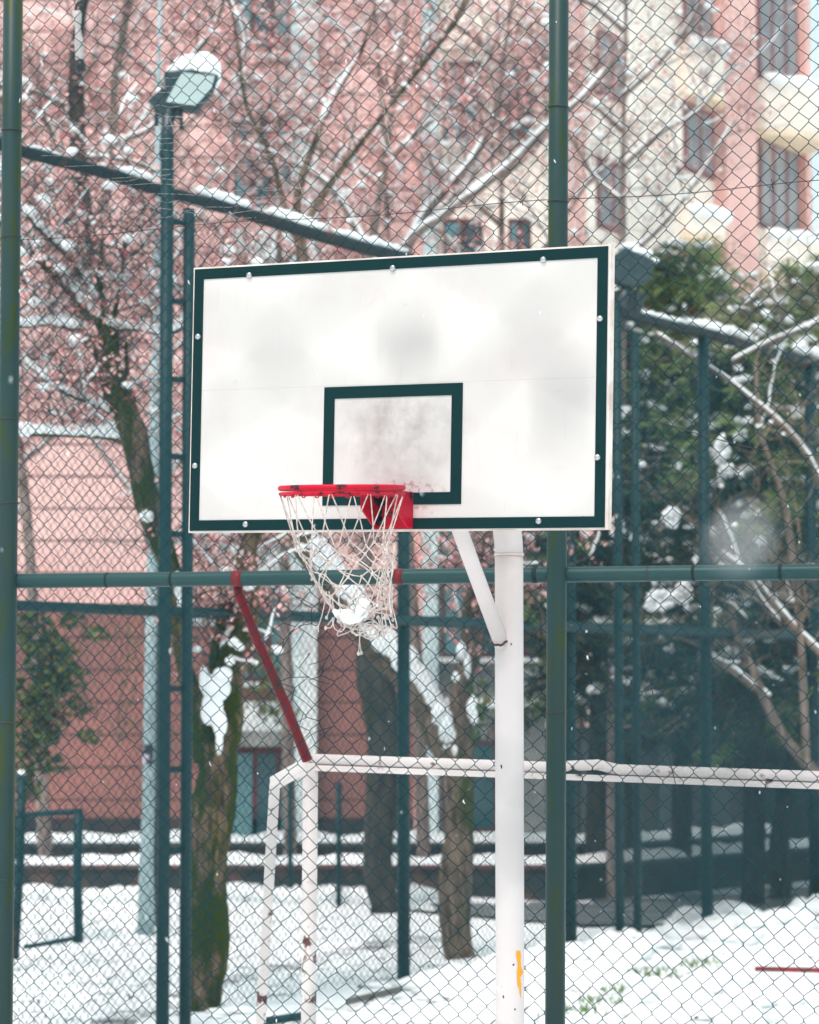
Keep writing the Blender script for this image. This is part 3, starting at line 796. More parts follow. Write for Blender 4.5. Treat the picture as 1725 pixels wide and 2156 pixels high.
# ------------------------------------------------------------------ trees
def px_limb(pts, Y, n=6, dyn=None):
    """pixel polyline (x, y, radius px[, dY]) -> 3D points and radii"""
    P = [(at(p[0], p[1], Y + (p[3] if len(p) > 3 else 0)), p[2] * wpp(Y)) for p in pts]
    C = catmull([tuple(p) + (r,) for p, r in P], n)
    return [Vector(c[:3]) for c in C], [max(.004, float(c[3])) for c in C]
def snow_on(mb, P, Rr, frac=.8, thick=.9, seed=0):
    rnd = random.Random(seed + len(P)); run, rr = [], []
    on = True
    def flush():
        if len(run) > 2:
            rr[0] *= .4; rr[-1] *= .3
            mb.tube(run, rr, 8)
        run.clear(); rr.clear()
    for i in range(len(P)):
        t = (P[min(i + 4, len(P) - 1)] - P[max(0, i - 4)])
        if t.length == 0: continue
        sl = abs(t.normalized().z)
        if rnd.random() < .12: on = rnd.random() < frac
        if sl > .93 or not on: flush(); continue
        r = Rr[i]; side = Vector((t.z, 0, -t.x)); 
        up = Vector((0, 0, 1)) - t.normalized() * t.normalized().z
        up.normalize()
        k = thick * (1.12 - sl * .42)
        run.append(P[i] + up * r * .72 + Vector((0, -r * .12, 0))); rr.append(max(.008, r * k * .72 + .006) * rnd.uniform(.8, 1.15))
    flush()
def wander(p, d, L, r0, nseg, rnd, curl=.25, grav=0.0):
    pts = [p.copy()]; d = d.normalized()
    for i in range(nseg):
        d = (d + Vector((rnd.uniform(-curl, curl), rnd.uniform(-curl, curl), rnd.uniform(-curl, curl) + grav))).normalized()
        pts.append(pts[-1] + d * L / nseg)
    return pts, [r0 * (1 - .75 * i / nseg) for i in range(nseg + 1)]
def twigs(mbt, mbs, mbl, P, Rr, rnd, n, L, lvl=2, leafy=0, snow=.3, r=.009, grav=.02, lsz=.06, up=.5, rmin=.0028):
    for k in range(n):
        i = rnd.randrange(len(P) // 6, len(P)) if len(P) > 6 else rnd.randrange(len(P))
        d = Vector((rnd.uniform(-1, 1), rnd.uniform(-.7, .7), rnd.uniform(-.5, 1) + up))
        q_, rq = wander(P[i], d, L * rnd.uniform(.5, 1.3), min(r, Rr[i] * .8), 7, rnd, .28, grav)
        mbt.tube(q_, [max(rmin, x) for x in rq], 4, cap=False)
        if mbs is not None and rnd.random() < snow * .3: snow_on(mbs, q_, [max(.007, x) for x in rq], .8, 1.1, k)
        if mbs is not None and rnd.random() < snow * .35:
            c_ = q_[rnd.randrange(0, 5)]; e_ = rnd.uniform(.018, .05); mbs.blob(c_ + Vector((0, 0, e_ * .5)), e_ * 1.3, e_, e_ * .8, .2, 8, 5)
        if lvl > 0: twigs(mbt, mbs, mbl, q_, rq, rnd, rnd.choice((3, 4, 5)), L * .55, lvl - 1, leafy, snow * .5, r * .55, grav, lsz, up * .5, rmin)
        elif mbl is not None:
            for m_ in range(leafy):
                if rnd.random() < .5:
                    c = q_[rnd.randrange(2, 8)]
                    for z in range(rnd.choice((1, 2, 4))):
                        mbl.leaf(c + Vector((rnd.gauss(0, .03), rnd.gauss(0, .03), rnd.gauss(0, .035) - .02)), lsz * rnd.uniform(.5, 1.3))
def tree(label, Y, limbs, bark_, seed, n=14, L=.8, leafy=3, snow=.5, lvl=2, group=None, name='bare_tree', trunk_name='trunk', lsz=.055, twig_mat='twig', thick=.9, cat='tree', up=.5, sfrac=.85, r=.009, rmin=.0028, only=None, bark2=None):
    rnd = random.Random(seed); random.seed(seed)
    base = limbs[0][0]; b3 = at(base[0], base[1], Y); o = empty(name, Vector((b3.x, b3.y, 0)), label, cat, group)
    tw, sn_, lf = MB(), MB(), MB(); trunk = None
    for li, lm in enumerate(limbs):
        P, Rr = px_limb(lm, Y)
        if li == 0:
            P.insert(0, Vector((P[0].x, P[0].y, -.15))); Rr.insert(0, Rr[0] * 1.1)
        # knobbly surface
        Rr = [x * (1 + .07 * math.sin(i * .55 + seed + li) + rnd.uniform(-.03, .03)) for i, x in enumerate(Rr)]
        P = [p + Vector((.18 * math.sin(i * .37 + seed * 1.7 + li) + rnd.gauss(0, .025), 0, 0)) * Rr[i] if i else p for i, p in enumerate(P)]
        m_ = MB().tube(P, Rr, 14 if max(Rr) > .06 else 8)
        if li == 0: trunk = m_.build('trunk', bark_, o)
        else: m_.build('branch', bark2 or bark_, o)
        if (li > 0 or len(limbs) == 1) and (only is None or li in only): snow_on(sn_, P, Rr, sfrac, thick, seed + li)
        if li > 0 or n > 60: twigs(tw, sn_, lf, P, Rr, rnd, n, L, lvl, leafy, snow, lsz=lsz, up=up, r=r, rmin=rmin)
    if tw.v: tw.build('twigs', twig_mat, o)
    if lf.v: lf.build('foliage', 'red_leaf', o)
    if sn_.v: sn_.build('snow_cover', 'snow', o)['kind'] = 'stuff'
    return o

# A: the mossy forked tree at left
tree('mossy forked tree with snow in its crotch, just left of the goal post', 21.3, [
    [(428, 2140, 40), (430, 2040, 39), (440, 1900, 46), (444, 1760, 45), (452, 1620, 45), (458, 1560, 45)],
    [(440, 1600, 36), (412, 1500, 25), (390, 1400, 19), (378, 1300, 20), (355, 1190, 24), (322, 1080, 26), (292, 975, 29), (268, 890, 29), (236, 790, 27), (218, 700, 26), (210, 640, 12), (212, 560, 8), (216, 500, 5)],
    [(462, 1590, 34), (484, 1500, 28), (497, 1400, 26), (512, 1310, 26), (530, 1240, 22), (524, 1160, 20), (548, 1080, 18), (590, 960, 15)],
    [(222, 700, 18), (186, 655, 15), (130, 590, 13), (84, 545, 12), (40, 500, 10), (-30, 440, 9)],
    [(214, 720, 14), (170, 690, 10), (100, 680, 9), (50, 684, 8), (-30, 676, 8)],
    [(236, 690, 6), (250, 620, 5), (258, 560, 4), (262, 500, 3)],
    [(205, 640, 10), (150, 545, 8), (106, 500, 8), (66, 460, 7), (30, 420, 5)],
    [(260, 880, 12), (200, 850, 8), (130, 820, 7), (70, 775, 5), (40, 750, 4)],
    [(270, 930, 12), (220, 915, 10), (130, 912, 9), (60, 910, 9), (-30, 918, 8)],
    [(228, 690, 9), (290, 690, 7), (350, 700, 7), (420, 672, 5), (480, 650, 4)],
    [(300, 1000, 8), (285, 860, 6), (268, 790, 5), (265, 720, 4)],
    [(480, 1500, 12), (450, 1400, 10), (462, 1330, 12), (470, 1270, 11)],
    [(508, 1330, 14), (480, 1350, 12), (455, 1420, 8)],
], 'bark_moss', 3, n=9, L=.75, leafy=2, snow=.5, thick=1.7)
# stump limb with snow in the fork
random.seed(4)
s_ = MB()
for (x, y, rx, ry) in ((455, 1450, 34, 26), (446, 1490, 24, 34), (462, 1520, 14, 34), (470, 1425, 22, 18), (462, 1560, 8, 26), (492, 1352, 12, 9), (504, 1362, 10, 8), (484, 1392, 10, 9), (430, 1430, 10, 26), (383, 1268, 9, 22), (374, 1230, 9, 26)):
    s_.blob(at(x, y, 21.05), rx * wpp(21.1), .07, ry * wpp(21.1), .15, 14, 9)
s2_ = MB()
for (x, y, rx, ry) in ((938, 1530, 17, 26), (925, 1500, 14, 20), (996, 1490, 13, 24), (984, 1400, 8, 24), (972, 1370, 9, 18), (960, 1425, 8, 10), (958, 1580, 6, 10), (1000, 1515, 8, 10)):
    s2_.blob(at(x, y, 25.15), rx * wpp(25), .07, ry * wpp(25), .18, 12, 8)
tag(s2_.build('snow_pile', 'snow'), 'snow packed into the fork of the brown tree left of the white pole', 'snow')
tag(s_.build('snow_pile', 'snow'), 'thick snow filling the crotch of the mossy forked tree', 'snow')
# B: the tree with the thick snow-covered limb
tree('brown tree whose thick limb leans left under heavy snow, seen behind the net', 25.6, [
    [(966, 2040, 36), (962, 1960, 34), (966, 1800, 33), (962, 1650, 33), (958, 1560, 32)],
    [(968, 1590, 28), (974, 1480, 25), (980, 1400, 20), (984, 1330, 15), (990, 1260, 12), (1010, 1180, 9), (1040, 1090, 8)],
    [(945, 1600, 26), (922, 1545, 27), (880, 1470, 27), (830, 1400, 27), (770, 1335, 27), (715, 1262, 28), (676, 1200, 27), (632, 1126, 25), (610, 1040, 17), (620, 860, 15), (640, 640, 13), (634, 520, 11), (628, 420, 9), (655, 320, 7), (700, 210, 6), (760, 110, 4), (800, -20, 3)],
    [(634, 520, 9), (600, 440, 7), (570, 330, 6), (520, 220, 5), (500, 90, 4), (480, -20, 3)],
    [(640, 480, 8), (700, 380, 7), (800, 250, 6), (880, 150, 6), (960, 40, 7), (1000, -40, 6)],
    [(980, 1420, 8), (1010, 1370, 7), (1000, 1300, 5), (1040, 1220, 4)],
], 'bark_moss2', 8, n=11, L=.85, leafy=4, snow=.35, thick=1.85, sfrac=1.0, only=(2,), bark2='bark_moss2')
# D
tree('dark mossy tree trunk rising from the snow bank behind the net', 31.0, [
    [(806, 1902, 30), (800, 1830, 31), (804, 1700, 36), (806, 1560, 40), (800, 1440, 40), (790, 1340, 36)],
    [(790, 1400, 26), (770, 1250, 18), (780, 1100, 14), (800, 900, 12), (780, 600, 9), (800, 400, 8), (830, 200, 6), (860, 20, 5)],
    [(790, 900, 12), (850, 700, 10), (857, 520, 10), (940, 450, 9), (1025, 386, 8), (1090, 330, 8), (1155, 268, 8), (1230, 200, 6), (1320, 90, 5)],
    [(790, 560, 9), (700, 400, 7), (590, 330, 6), (500, 300, 5)],
    [(857, 520, 9), (900, 440, 8), (985, 350, 8), (1040, 250, 7), (1060, 120, 5), (1080, 0, 4)],
], 'bark_dark', 12, n=14, L=1.0, leafy=4, snow=.3, thick=1.3, bark2='bark_pale')
# C: dark trunk upper left
tree('dark straight tree at upper left behind the hanging insulator', 29.5, [
    [(322, 1900, 14), (322, 1500, 13), (319, 1180, 12), (280, 900, 11), (206, 600, 12), (184, 460, 13), (170, 330, 16), (158, 220, 19), (160, 120, 14), (176, 20, 10), (190, -60, 8)],
    [(190, 500, 10), (230, 380, 8), (240, 200, 8), (262, 60, 8), (275, -40, 6)],
    [(160, 240, 9), (110, 210, 7), (60, 190, 6), (-20, 180, 5)],
    [(180, 420, 8), (130, 330, 7), (100, 260, 6), (60, 230, 5)],
    [(240, 300, 7), (330, 260, 6), (400, 130, 6), (450, 60, 6), (480, -20, 4)],
    [(168, 330, 8), (280, 340, 5), (360, 380, 4)],
    [(236, 730, 7), (150, 680, 6), (60, 600, 6), (0, 470, 5)],
], 'bark_dark', 17, n=11, L=.95, leafy=2, bark2='bark_grey', snow=.35)
# fill trees whose crowns screen the pink wall
TL = [('slender tree with reddish dried leaves in front of the pink wall, far left', 33.5, 60, 2.6, 31), ('slender tree with reddish dried leaves above the tall pale lamp post', 34.5, 340, 3.0, 37),
      ('slender tree with reddish dried leaves above the backboard left of the middle', 35.5, 600, 3.0, 41), ('slender tree with reddish dried leaves above the middle of the backboard', 34.0, 860, 3.0, 43),
      ('slender tree with reddish dried leaves just left of the tall middle post', 36.0, 1070, 3.0, 47), ('slender tree with reddish dried leaves just right of the tall middle post', 33.0, 1300, 2.8, 53)]
for (lab, Y, px, hh, sd) in TL:
    rnd = random.Random(sd); y0 = CY + (1470 - CY) + HC / wpp(Y)
    lean = rnd.uniform(-40, 40); r0 = 9
    limbs = [[(px - lean, y0 + 4, 15), (px - lean * .6, 1500, 13), (px, 1150, 11), (px + lean, 760, 9), (px + lean * 1.3, 380, 6), (px + lean * 2, -40, 3)]]
    for k in range(9):
        y = (1120 if px < 1000 else (860 if px < 1200 else 640)) - k * (118 if px < 1000 else 90) + rnd.uniform(-40, 40); sgn = 1 if k % 2 else -1; ln = rnd.uniform(120, 230)
        bx = px + lean * (1150 - y) / 800
        limbs.append([(bx, y, 6.5), (bx + sgn * ln * .4, y - ln * .35, 5), (bx + sgn * ln * .8, y - ln * rnd.uniform(.5, 1), 4), (bx + sgn * ln * 1.2, y - ln * rnd.uniform(.8, 1.6), 2.5)])
    tree(lab, Y, limbs, 'bark_pale', sd, n=9, L=1.05, leafy=3 if px < 1000 else 2, twig_mat='twig_grey', snow=.35, lvl=2, group='slender trees before the pink building', lsz=.075 if px < 1000 else .055)
# right hand bare tree
tree('slim bare tree with snow-lined branches, right edge behind the mesh', 29.0, [
    [(1790, 1900, 20), (1760, 1720, 17), (1730, 1650, 14), (1680, 1590, 12), (1640, 1530, 11), (1600, 1450, 9), (1575, 1390, 8), (1548, 1330, 7), (1540, 1260, 6)],
    [(1620, 1470, 8), (1580, 1440, 8), (1540, 1410, 9), (1505, 1390, 8), (1480, 1365, 5)],
    [(1700, 1620, 9), (1690, 1400, 8), (1670, 1200, 8), (1650, 1050, 6), (1600, 900, 5), (1590, 760, 4)],
    [(1640, 1310, 5), (1600, 1260, 5), (1560, 1200, 6), (1520, 1160, 5)],
    [(1755, 1400, 9), (1680, 1330, 8), (1620, 1260, 7), (1570, 1200, 6), (1530, 1170, 4)],
    [(1790, 1200, 8), (1700, 960, 6), (1560, 820, 5), (1440, 740, 5), (1380, 700, 3)],
    [(1850, 600, 8), (1720, 680, 7), (1620, 720, 5), (1540, 760, 4)],
], 'bark_grey', 23, n=7, L=.9, leafy=0, snow=.2, lvl=2, twig_mat='twig_pale')
tree('dark leaning tree trunk at the left edge with a mossy foot', 24.5, [
    [(4, 2060, 26), (8, 1960, 20), (14, 1880, 15), (20, 1780, 13), (10, 1600, 12), (-30, 1400, 11)]], 'bark_moss', 29, n=6, L=.5, leafy=0)
tree('dark stump-like tree trunk on the wall at far right', 33.0, [
    [(1640, 1880, 24), (1642, 1800, 22), (1652, 1700, 20), (1668, 1600, 17), (1690, 1480, 14), (1700, 1300, 12)]], 'bark_dark', 30, n=6, L=.6, leafy=0)
tree('thin upright tree trunk between the two right-hand mast poles and the dark wall', 35.0, [
    [(1325, 1880, 15), (1322, 1700, 14), (1318, 1500, 13), (1330, 1340, 11), (1350, 1150, 9), (1370, 900, 7)],
    [(1330, 1340, 7), (1420, 1290, 6), (1500, 1300, 5), (1560, 1290, 4)],
    [(1325, 1450, 7), (1250, 1400, 6), (1180, 1380, 5)],
    [(1350, 1150, 6), (1290, 1120, 5), (1220, 1100, 4)]], 'bark_dark', 33, n=10, L=.9, leafy=0, snow=.4, twig_mat='twig_pale')

# conifers at right
def conifer(label, Y, px, ytop, ybot, wpx, seed, n_br, light=.25, snow=40):
    rnd = random.Random(seed); random.seed(seed)
    b = at(px, 1470, Y); b.z = 0
    o = empty('conifer', b, label, 'conifer', 'conifers right of the backboard')
    zt_ = at(px, ytop, Y).z; zb = at(px, ybot, Y).z; Wm = wpx * wpp(Y)
    MB().tube([b - Vector((0, 0, .1)), b + Vector((.1, 0, zt_ * .5)), Vector((b.x, b.y, zt_))], [.14, .1, .02], 10).build('trunk', 'bark_dark', o)
    br, nd, nl, sn_ = MB(), MB(), MB(), MB()
    for k in range(n_br):
        f = rnd.random() ** .8; z = zb + (zt_ - zb) * f
        w_ = Wm * (1 - f) ** .42 * rnd.uniform(.35, 1.35) + .15
        a = rnd.uniform(0, 6.283); d = Vector((math.cos(a), math.sin(a) * .8, rnd.uniform(-.05, .25)))
        P, Rr = wander(Vector((b.x, b.y, z)), d, w_, .03, 8, rnd, .16, -.06)
        br.tube(P, [max(.005, r) for r in Rr], 4, cap=False)
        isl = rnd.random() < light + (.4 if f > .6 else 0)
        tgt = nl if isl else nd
        for i in range(2, 9):
            for m_ in range(rnd.choice((4, 6, 9))):
                d2 = Vector((rnd.uniform(-1, 1), rnd.uniform(-1, 1), rnd.uniform(-.9, .3))).normalized()
                c = P[i] + d2 * rnd.uniform(.02, .16)
                for q_ in range(3):
                    dd = (d2 + Vector((rnd.uniform(-.6, .6), rnd.uniform(-.6, .6), rnd.uniform(-.6, .5)))).normalized()
                    e = c + dd * rnd.uniform(.09, .2); s_ = dd.orthogonal().normalized() * .016
                    b0 = len(tgt.v); tgt.v += [c - s_ * .6, c + s_ * .6, e + s_ * .5, e - s_ * .5]; tgt.f.append((b0, b0 + 1, b0 + 2, b0 + 3))
        if k < snow:
            for i in range(3, 9, 2):
                if rnd.random() < .65: [sn_.blob(P[i] + Vector((rnd.gauss(0, .07), rnd.gauss(0, .07), .05 + rnd.gauss(0, .02))), rnd.uniform(.02, .075), rnd.uniform(.02, .06), rnd.uniform(.015, .045), .3, 7, 5) for _ in range(rnd.choice((2, 4, 7)))]
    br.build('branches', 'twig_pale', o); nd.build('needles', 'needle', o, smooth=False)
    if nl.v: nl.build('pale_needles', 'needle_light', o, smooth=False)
    sn_.build('snow_cover', 'snow', o)
conifer('broad dark conifer with snow lumps close to the right post', 33.5, 1250, 640, 1500, 190, 61, 260, .15, 150)
conifer('tall conifer with yellow-green tips under the upper floodlight', 34.5, 1430, 520, 1540, 290, 62, 320, .5, 170)
conifer('dark conifer beside the slim bare tree', 32.0, 1580, 640, 1560, 230, 63, 280, .25, 170)
conifer('conifer with light green tips at the right edge of the picture', 35.5, 1740, 540, 1560, 270, 64, 300, .55, 170)
# big individual snow clumps caught on the conifers
random.seed(9)
sp = MB()
for (x, y, rx, ry) in ((1520, 950, 18, 42), (1528, 990, 20, 20), (1560, 915, 18, 14), (1415, 1090, 20, 26), (1300, 1110, 18, 24), (1335, 1130, 12, 10), (1390, 1265, 40, 24), (1440, 1250, 20, 30), (1680, 870, 20, 14), (1600, 1140, 14, 12), (1380, 1310, 24, 8), (1480, 1390, 14, 10), (1430, 980, 8, 10), (1580, 1220, 10, 12), (1232, 1120, 9, 14), (1650, 1250, 10, 8), (1465, 1180, 9, 10), (1600, 700, 8, 9), (1540, 650, 9, 7), (1630, 760, 8, 8), (1370, 1280, 18, 10), (1350, 1330, 28, 6), (1410, 1335, 20, 6)):
    for k in range(int(10 + rx * ry / 12)):
        a_, r_2 = U_(0, 6.283), R() ** .5 * .8
        e_ = min(5.5, U_(.14, .32) * min(rx, ry)) * wpp(31)
        sp.blob(at(x + math.cos(a_) * rx * r_2, y + math.sin(a_) * ry * r_2, 31.2 + U_(-.1, .1)), e_ * U_(1, 1.5), e_, e_ * U_(.7, 1.2), .28, 9, 6)
tag(sp.build('snow_clumps', 'snow'), 'white clumps of snow lodged in the dark conifers right of the backboard', 'snow', kind='stuff')

# ivy
def ivy(label, Y, spots, seed, mat, n, name='ivy_bush', sz=.09, group=None):
    rnd = random.Random(seed); random.seed(seed); x, y, rx, ry = spots[0]; b = at(x, y, Y)
    o = empty(name, Vector((b.x, b.y, 0)), label, 'ivy', group); lf, st = MB(), MB(); lf2 = MB()
    for (x, y, rx, ry) in spots:
        c = at(x, y, Y)
        for k in range(int(n * rx * ry / 2500)):
            a = rnd.uniform(0, 6.283); r = rnd.random() ** .6
            p = c + Vector((math.cos(a) * r * rx * wpp(Y), rnd.uniform(-.22, .22), math.sin(a) * r * ry * wpp(Y)))
            (lf if rnd.random() < .7 else lf2).leaf(p, sz * rnd.uniform(.6, 1.3), .85)
        for k in range(4):
            q_, rq = wander(c + Vector((rnd.uniform(-.2, .2), .05, -ry * wpp(Y))), Vector((rnd.uniform(-.3, .3), 0, 1)), ry * wpp(Y) * 2, .014, 8, rnd)
            st.tube(q_, rq, 5)
    lf.build('foliage', mat, o); lf2.build('pale_foliage', 'ivy_light', o); st.build('stems', 'twig', o)
ivy('dense dark green ivy against the pink wall at the left edge', 27.0, [(70, 1330, 50, 45), (110, 1390, 60, 50), (80, 1460, 60, 60), (140, 1430, 45, 36), (60, 1560, 40, 70), (105, 1530, 36, 40), (190, 1550, 26, 15), (160, 1490, 30, 26), (60, 1650, 26, 40), (205, 1335, 24, 16), (120, 1610, 22, 20), (150, 1300, 26, 22)], 71, 'ivy_leaf', 260, sz=.07)
ivy('yellow-green ivy hanging over the white-framed window left of the goal', 36.0, [(560, 1440, 60, 70), (540, 1340, 40, 70), (590, 1500, 40, 26), (505, 1240, 30, 90), (600, 1400, 20, 60)], 72, 'ivy_light', 80, 'hanging_ivy')
ivy('sparse yellowing creeper on the pink wall beside the pale lamp post', 39.0, [(275, 1470, 22, 90), (285, 1330, 18, 60), (270, 1380, 26, 40)], 73, 'ivy_light', 40, 'creeper', .07)
ivy('dark green ivy round the tree just left of the white pole', 25.3, [(1010, 1470, 20, 36), (1000, 1530, 16, 30), (985, 1440, 14, 20), (1120, 1290, 20, 50)], 74, 'ivy_leaf', 90)

# ------------------------------------------------------------------ street lamp post
lb = on_ground(311, 1962); lb = at(311, 1470, 28.2); lb.z = 0
lamp = empty('street_lamp', lb, 'pale tapering concrete lamp post with a dark number plate, left of the green mast', 'lamp post')
r_ = wpp(28.2)
MB().tube([Vector((lb.x, lb.y, -.1)), Vector((lb.x, lb.y, .75)), at(313, 1700, 28.2), at(317, 1400, 28.2), at(322, 1100, 28.2), at(327, 700, 28.2), at(334, 200, 28.2), at(338, -100, 28.2)], [20 * r_, 14.5 * r_, 13.5 * r_, 12.5 * r_, 11 * r_, 8.5 * r_, 5 * r_, 4 * r_], 8).build('pole', 'concrete_pole', lamp)
MB().box(at(312, 1588, 28.2 - 14.6 * r_), Vector((11 * r_, 0, 0)), Vector((0, .004, 0)), Vector((0, 0, 20 * r_))).build('number_plate', 'plate', lamp, smooth=False)

# ------------------------------------------------------------------ hanging insulator top left
Yh = 15.5
ins = empty('cable_insulator', at(163, 25, Yh), 'grey ribbed insulator hanging on a dark cable at upper left', 'insulator')
prof = [(24, 17), (30, 17.5), (44, 16), (54, 11.5), (66, 12), (78, 15), (84, 16)]
P = []; Q = []
for y, r in prof: P.append(at(162 + (y - 24) * .07, y, Yh)); Q.append(r * .55 * wpp(Yh))
y = 86
while y < 128:
    P.append(at(162 + (y - 24) * .07, y, Yh)); Q.append((16.8 if int(y) % 4 < 2 else 15.4) * .62 * wpp(Yh)); y += 1.5
MB().tube(P, Q, 16).build('body', 'porcelain', ins)
MB().tube([at(x, y, Yh) for x, y in catmull([(160, 26), (161, 12), (172, 2), (200, -10), (320, -30), (900, -90)], 6)], .008, 8).build('cable', 'dark_cable', ins)
MB().tube([at(169, 126, Yh), at(170, 142, Yh), at(172, 150, Yh)], [.02, .03, .022], 12).build('clamp', 'black', ins)

# ------------------------------------------------------------------ green metal frame at left
Yf = 25.4
fr = empty('pipe_barrier', Vector((at(100, 1470, Yf).x, Yf, 0)), 'dark green rectangular steel frame standing in the snow at lower left', 'steel barrier')
def fbar(n_, pts, r): MB().tube([at(x, y, Yf + dy) for x, y, dy in pts], r * wpp(Yf), 10).build(n_, 'far_green', fr)
fbar('post', [(166, 1985, 0), (163, 1840, 0), (166, 1708, 0)], 10); fbar('post', [(30, 2030, .3), (42, 1820, .3), (46, 1632, .3)], 10)
fbar('top_bar', [(40, 1718, .3), (110, 1712, .15), (172, 1708, 0)], 6.5); fbar('ground_bar', [(50, 1994, -.1), (100, 1986, -.05), (166, 1974, 0)], 5)
MB().blob(at(46, 1628, Yf + .3), .035, .035, .03).build('snow_cap', 'snow', fr)
for (x, y0, y1, Y, w_, lab) in ((714, 1655, 1900, 31.6, 6, 'dark green steel post with a snowy tip between the goal post and the dark trunk'), (612, 1650, 1880, 31.9, 5.5, 'thin dark post seen between the two white goal uprights'), (94, 1700, 1786, 38.5, 7, 'short pale post against the pink wall in the steel frame')):
    c = at(x, 1470, Y); c.z = 0
    o = MB().tube([c, Vector((c.x, c.y, at(x, y0, Y).z))], w_ * wpp(Y), 10).blob(at(x, y0 - 2, Y), .035, .035, .03).build('metal_post', 'far_green' if x > 200 else 'concrete_pole', origin=c)
    tag(o, lab, 'post', 'short posts by the low wall')

# ------------------------------------------------------------------ low walls
def lowwall(name, pts, h, th_, mat, cap, label, capmat, snow_h, seed):
    random.seed(seed)
    o = empty(name, Vector(pts[0]), label, 'wall'); w_, c_, s_ = MB(), MB(), MB()
    for a, b in zip(pts[:-1], pts[1:]):
        a, b = Vector(a), Vector(b); d = (b - a); n_ = Vector((d.y, -d.x, 0)).normalized()
        w_.box((a + b) / 2 + Vector((0, 0, h / 2 - .1)), d / 2, n_ * th_ / 2, Vector((0, 0, h / 2 + .1)))
        c_.box((a + b) / 2 + Vector((0, 0, h + cap / 2 + .001)), d / 2, n_ * (th_ / 2 + .04), Vector((0, 0, cap / 2)))
        m_ = int(d.length / .12); rowp = []
        b0 = len(s_.v)
        for i in range(m_ + 1):
            p = a + d * i / m_; k = snow_h * (.75 + .25 * math.sin(i * .9 + seed) * math.sin(i * .37) + U_(-.08, .12))
            for (off, zz) in ((th_ / 2 + .03, .0), (th_ / 2 - .01, .75), (0, 1), (-th_ / 2 + .01, .8), (-th_ / 2 - .03, 0)):
                s_.v.append(p + n_ * off + Vector((0, 0, h + cap + .004 + k * zz)))
        for i in range(m_):
            for k in range(4):
                q_ = b0 + i * 5 + k; s_.f.append((q_, q_ + 1, q_ + 6, q_ + 5))
    w_.build('wall', mat, o, smooth=False); c_.build('coping', capmat, o, smooth=False); s_.build('snow_cover', 'snow', o)
LW = [(-7.5, 33.0, 0), (1.75, 33.0, 0)]; LWR = [(1.79, 33.05, 0), (2.3, 33.4, 0), (5.3, 37.2, 0), (9, 42, 0)]
LW2 = [(-7.5, 36.6, 0), (2.6, 36.6, 0), (5.6, 40.3, 0), (9.4, 45.1, 0)]
lowwall('low_wall', LW, .37, .35, 'stone', .045, 'low dark stone wall with red coping and snow on top, behind the snow bank', 'cap_red', .13, 1)
lowwall('low_wall', LWR, .38, .35, 'brown_wall', .045, 'dark low wall capped with snow, running back to the right behind the road', 'roof_dark', .12, 3)
lowwall('low_wall', LW2, .44, .3, 'brown_wall', .05, 'second low dark wall under snow, right at the foot of the pink building', 'roof_dark', .15, 5)

# ------------------------------------------------------------------ the building
YB = 42.0
bd = empty('apartment_building', Vector((0, YB, 0)), 'pink and cream apartment building with maroon windows filling the background', 'building')
def fx(px, Y=YB): return at(px, 1470, Y).x
def fz(py, Y=YB): return at(862, py, Y).z
def slab(name, xa, xb, ya, yb, depth, mat, parent=bd, Y=YB, back=.0):
    """box whose front face stands `depth` in front of the facade plane"""
    x0_, x1_ = fx(xa, Y), fx(xb, Y); z1, z0 = fz(ya, Y), fz(yb, Y)
    o = MB().box(((x0_ + x1_) / 2, Y - depth / 2 + back / 2, (z0 + z1) / 2), ((x1_ - x0_) / 2, 0, 0), (0, (depth + back) / 2, 0), (0, 0, (z1 - z0) / 2)).build(name, mat, parent, smooth=False)
    return o
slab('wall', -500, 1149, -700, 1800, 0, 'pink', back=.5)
slab('plinth', -500, 1149, 1722, 1800, .05, 'brown_wall')
FH = 330
def window(xa, xb, ya, yb, dep, pale=True, mull=1, sill=True):
    w_ = slab('window', xa, xb, ya, yb, dep, 'maroon')
    fw = 7; n_ = mull + 1; xs_ = [xa + (xb - xa) * i / n_ for i in range(n_ + 1)]
    for i in range(n_):
        slab('pane', xs_[i] + fw * .8, xs_[i + 1] - fw * .8, ya + fw * 1.4, yb - fw, dep + .012, 'glass_pale' if (pale and i % 2 == 0) else 'glass', w_)
    if sill: slab('sill', xa - 8, xb + 8, yb + 1, yb + 11, dep + .14, 'white_wall', w_)
    return w_
# left bay
for k in range(-1, 6):
    yb = 1785 - k * FH
    if k == -1: continue
    slab('panel', 486, 608, yb - 308, yb - 246, .16, 'white_wall'); slab('ledge', 482, 609, yb - 245, yb - 214, .30, 'grey_ledge')
    window(488, 638 if k == 0 else 608, yb - 208, yb - 8 if k == 0 else yb - 20, .05, True, 2, k > 0)
slab('pilaster', 610, 636, -700, 1790, .20, 'glass_pale' if False else 'pilaster'); slab('pilaster', 637, 668, -700, 1790, .28, 'white_wall')
# middle bay, cream
slab('bay', 872, 889, -700, 1790, .10, 'salmon'); slab('pilaster', 890, 922, -700, 1790, .25, 'pilaster')
slab('bay', 923, 1148, -700, 820, .12, 'cream'); slab('bay', 923, 1148, 821, 1790, .12, 'grey_ledge')
for (xa, xb, ya, yb) in ((934, 1018, 134, 302), (934, 1018, 464, 632), (932, 1050, 1190, 1384), (932, 1044, 1560, 1750), (1072, 1120, 134, 302), (1072, 1120, 464, 632), (1080, 1130, 1200, 1384)):
    window(xa, xb, ya, yb, .15, True, 1)
slab('cornice', 923, 1148, 92, 112, .34, 'cream'); slab('cornice', 923, 1148, 1470, 1490, .30, 'white_wall')
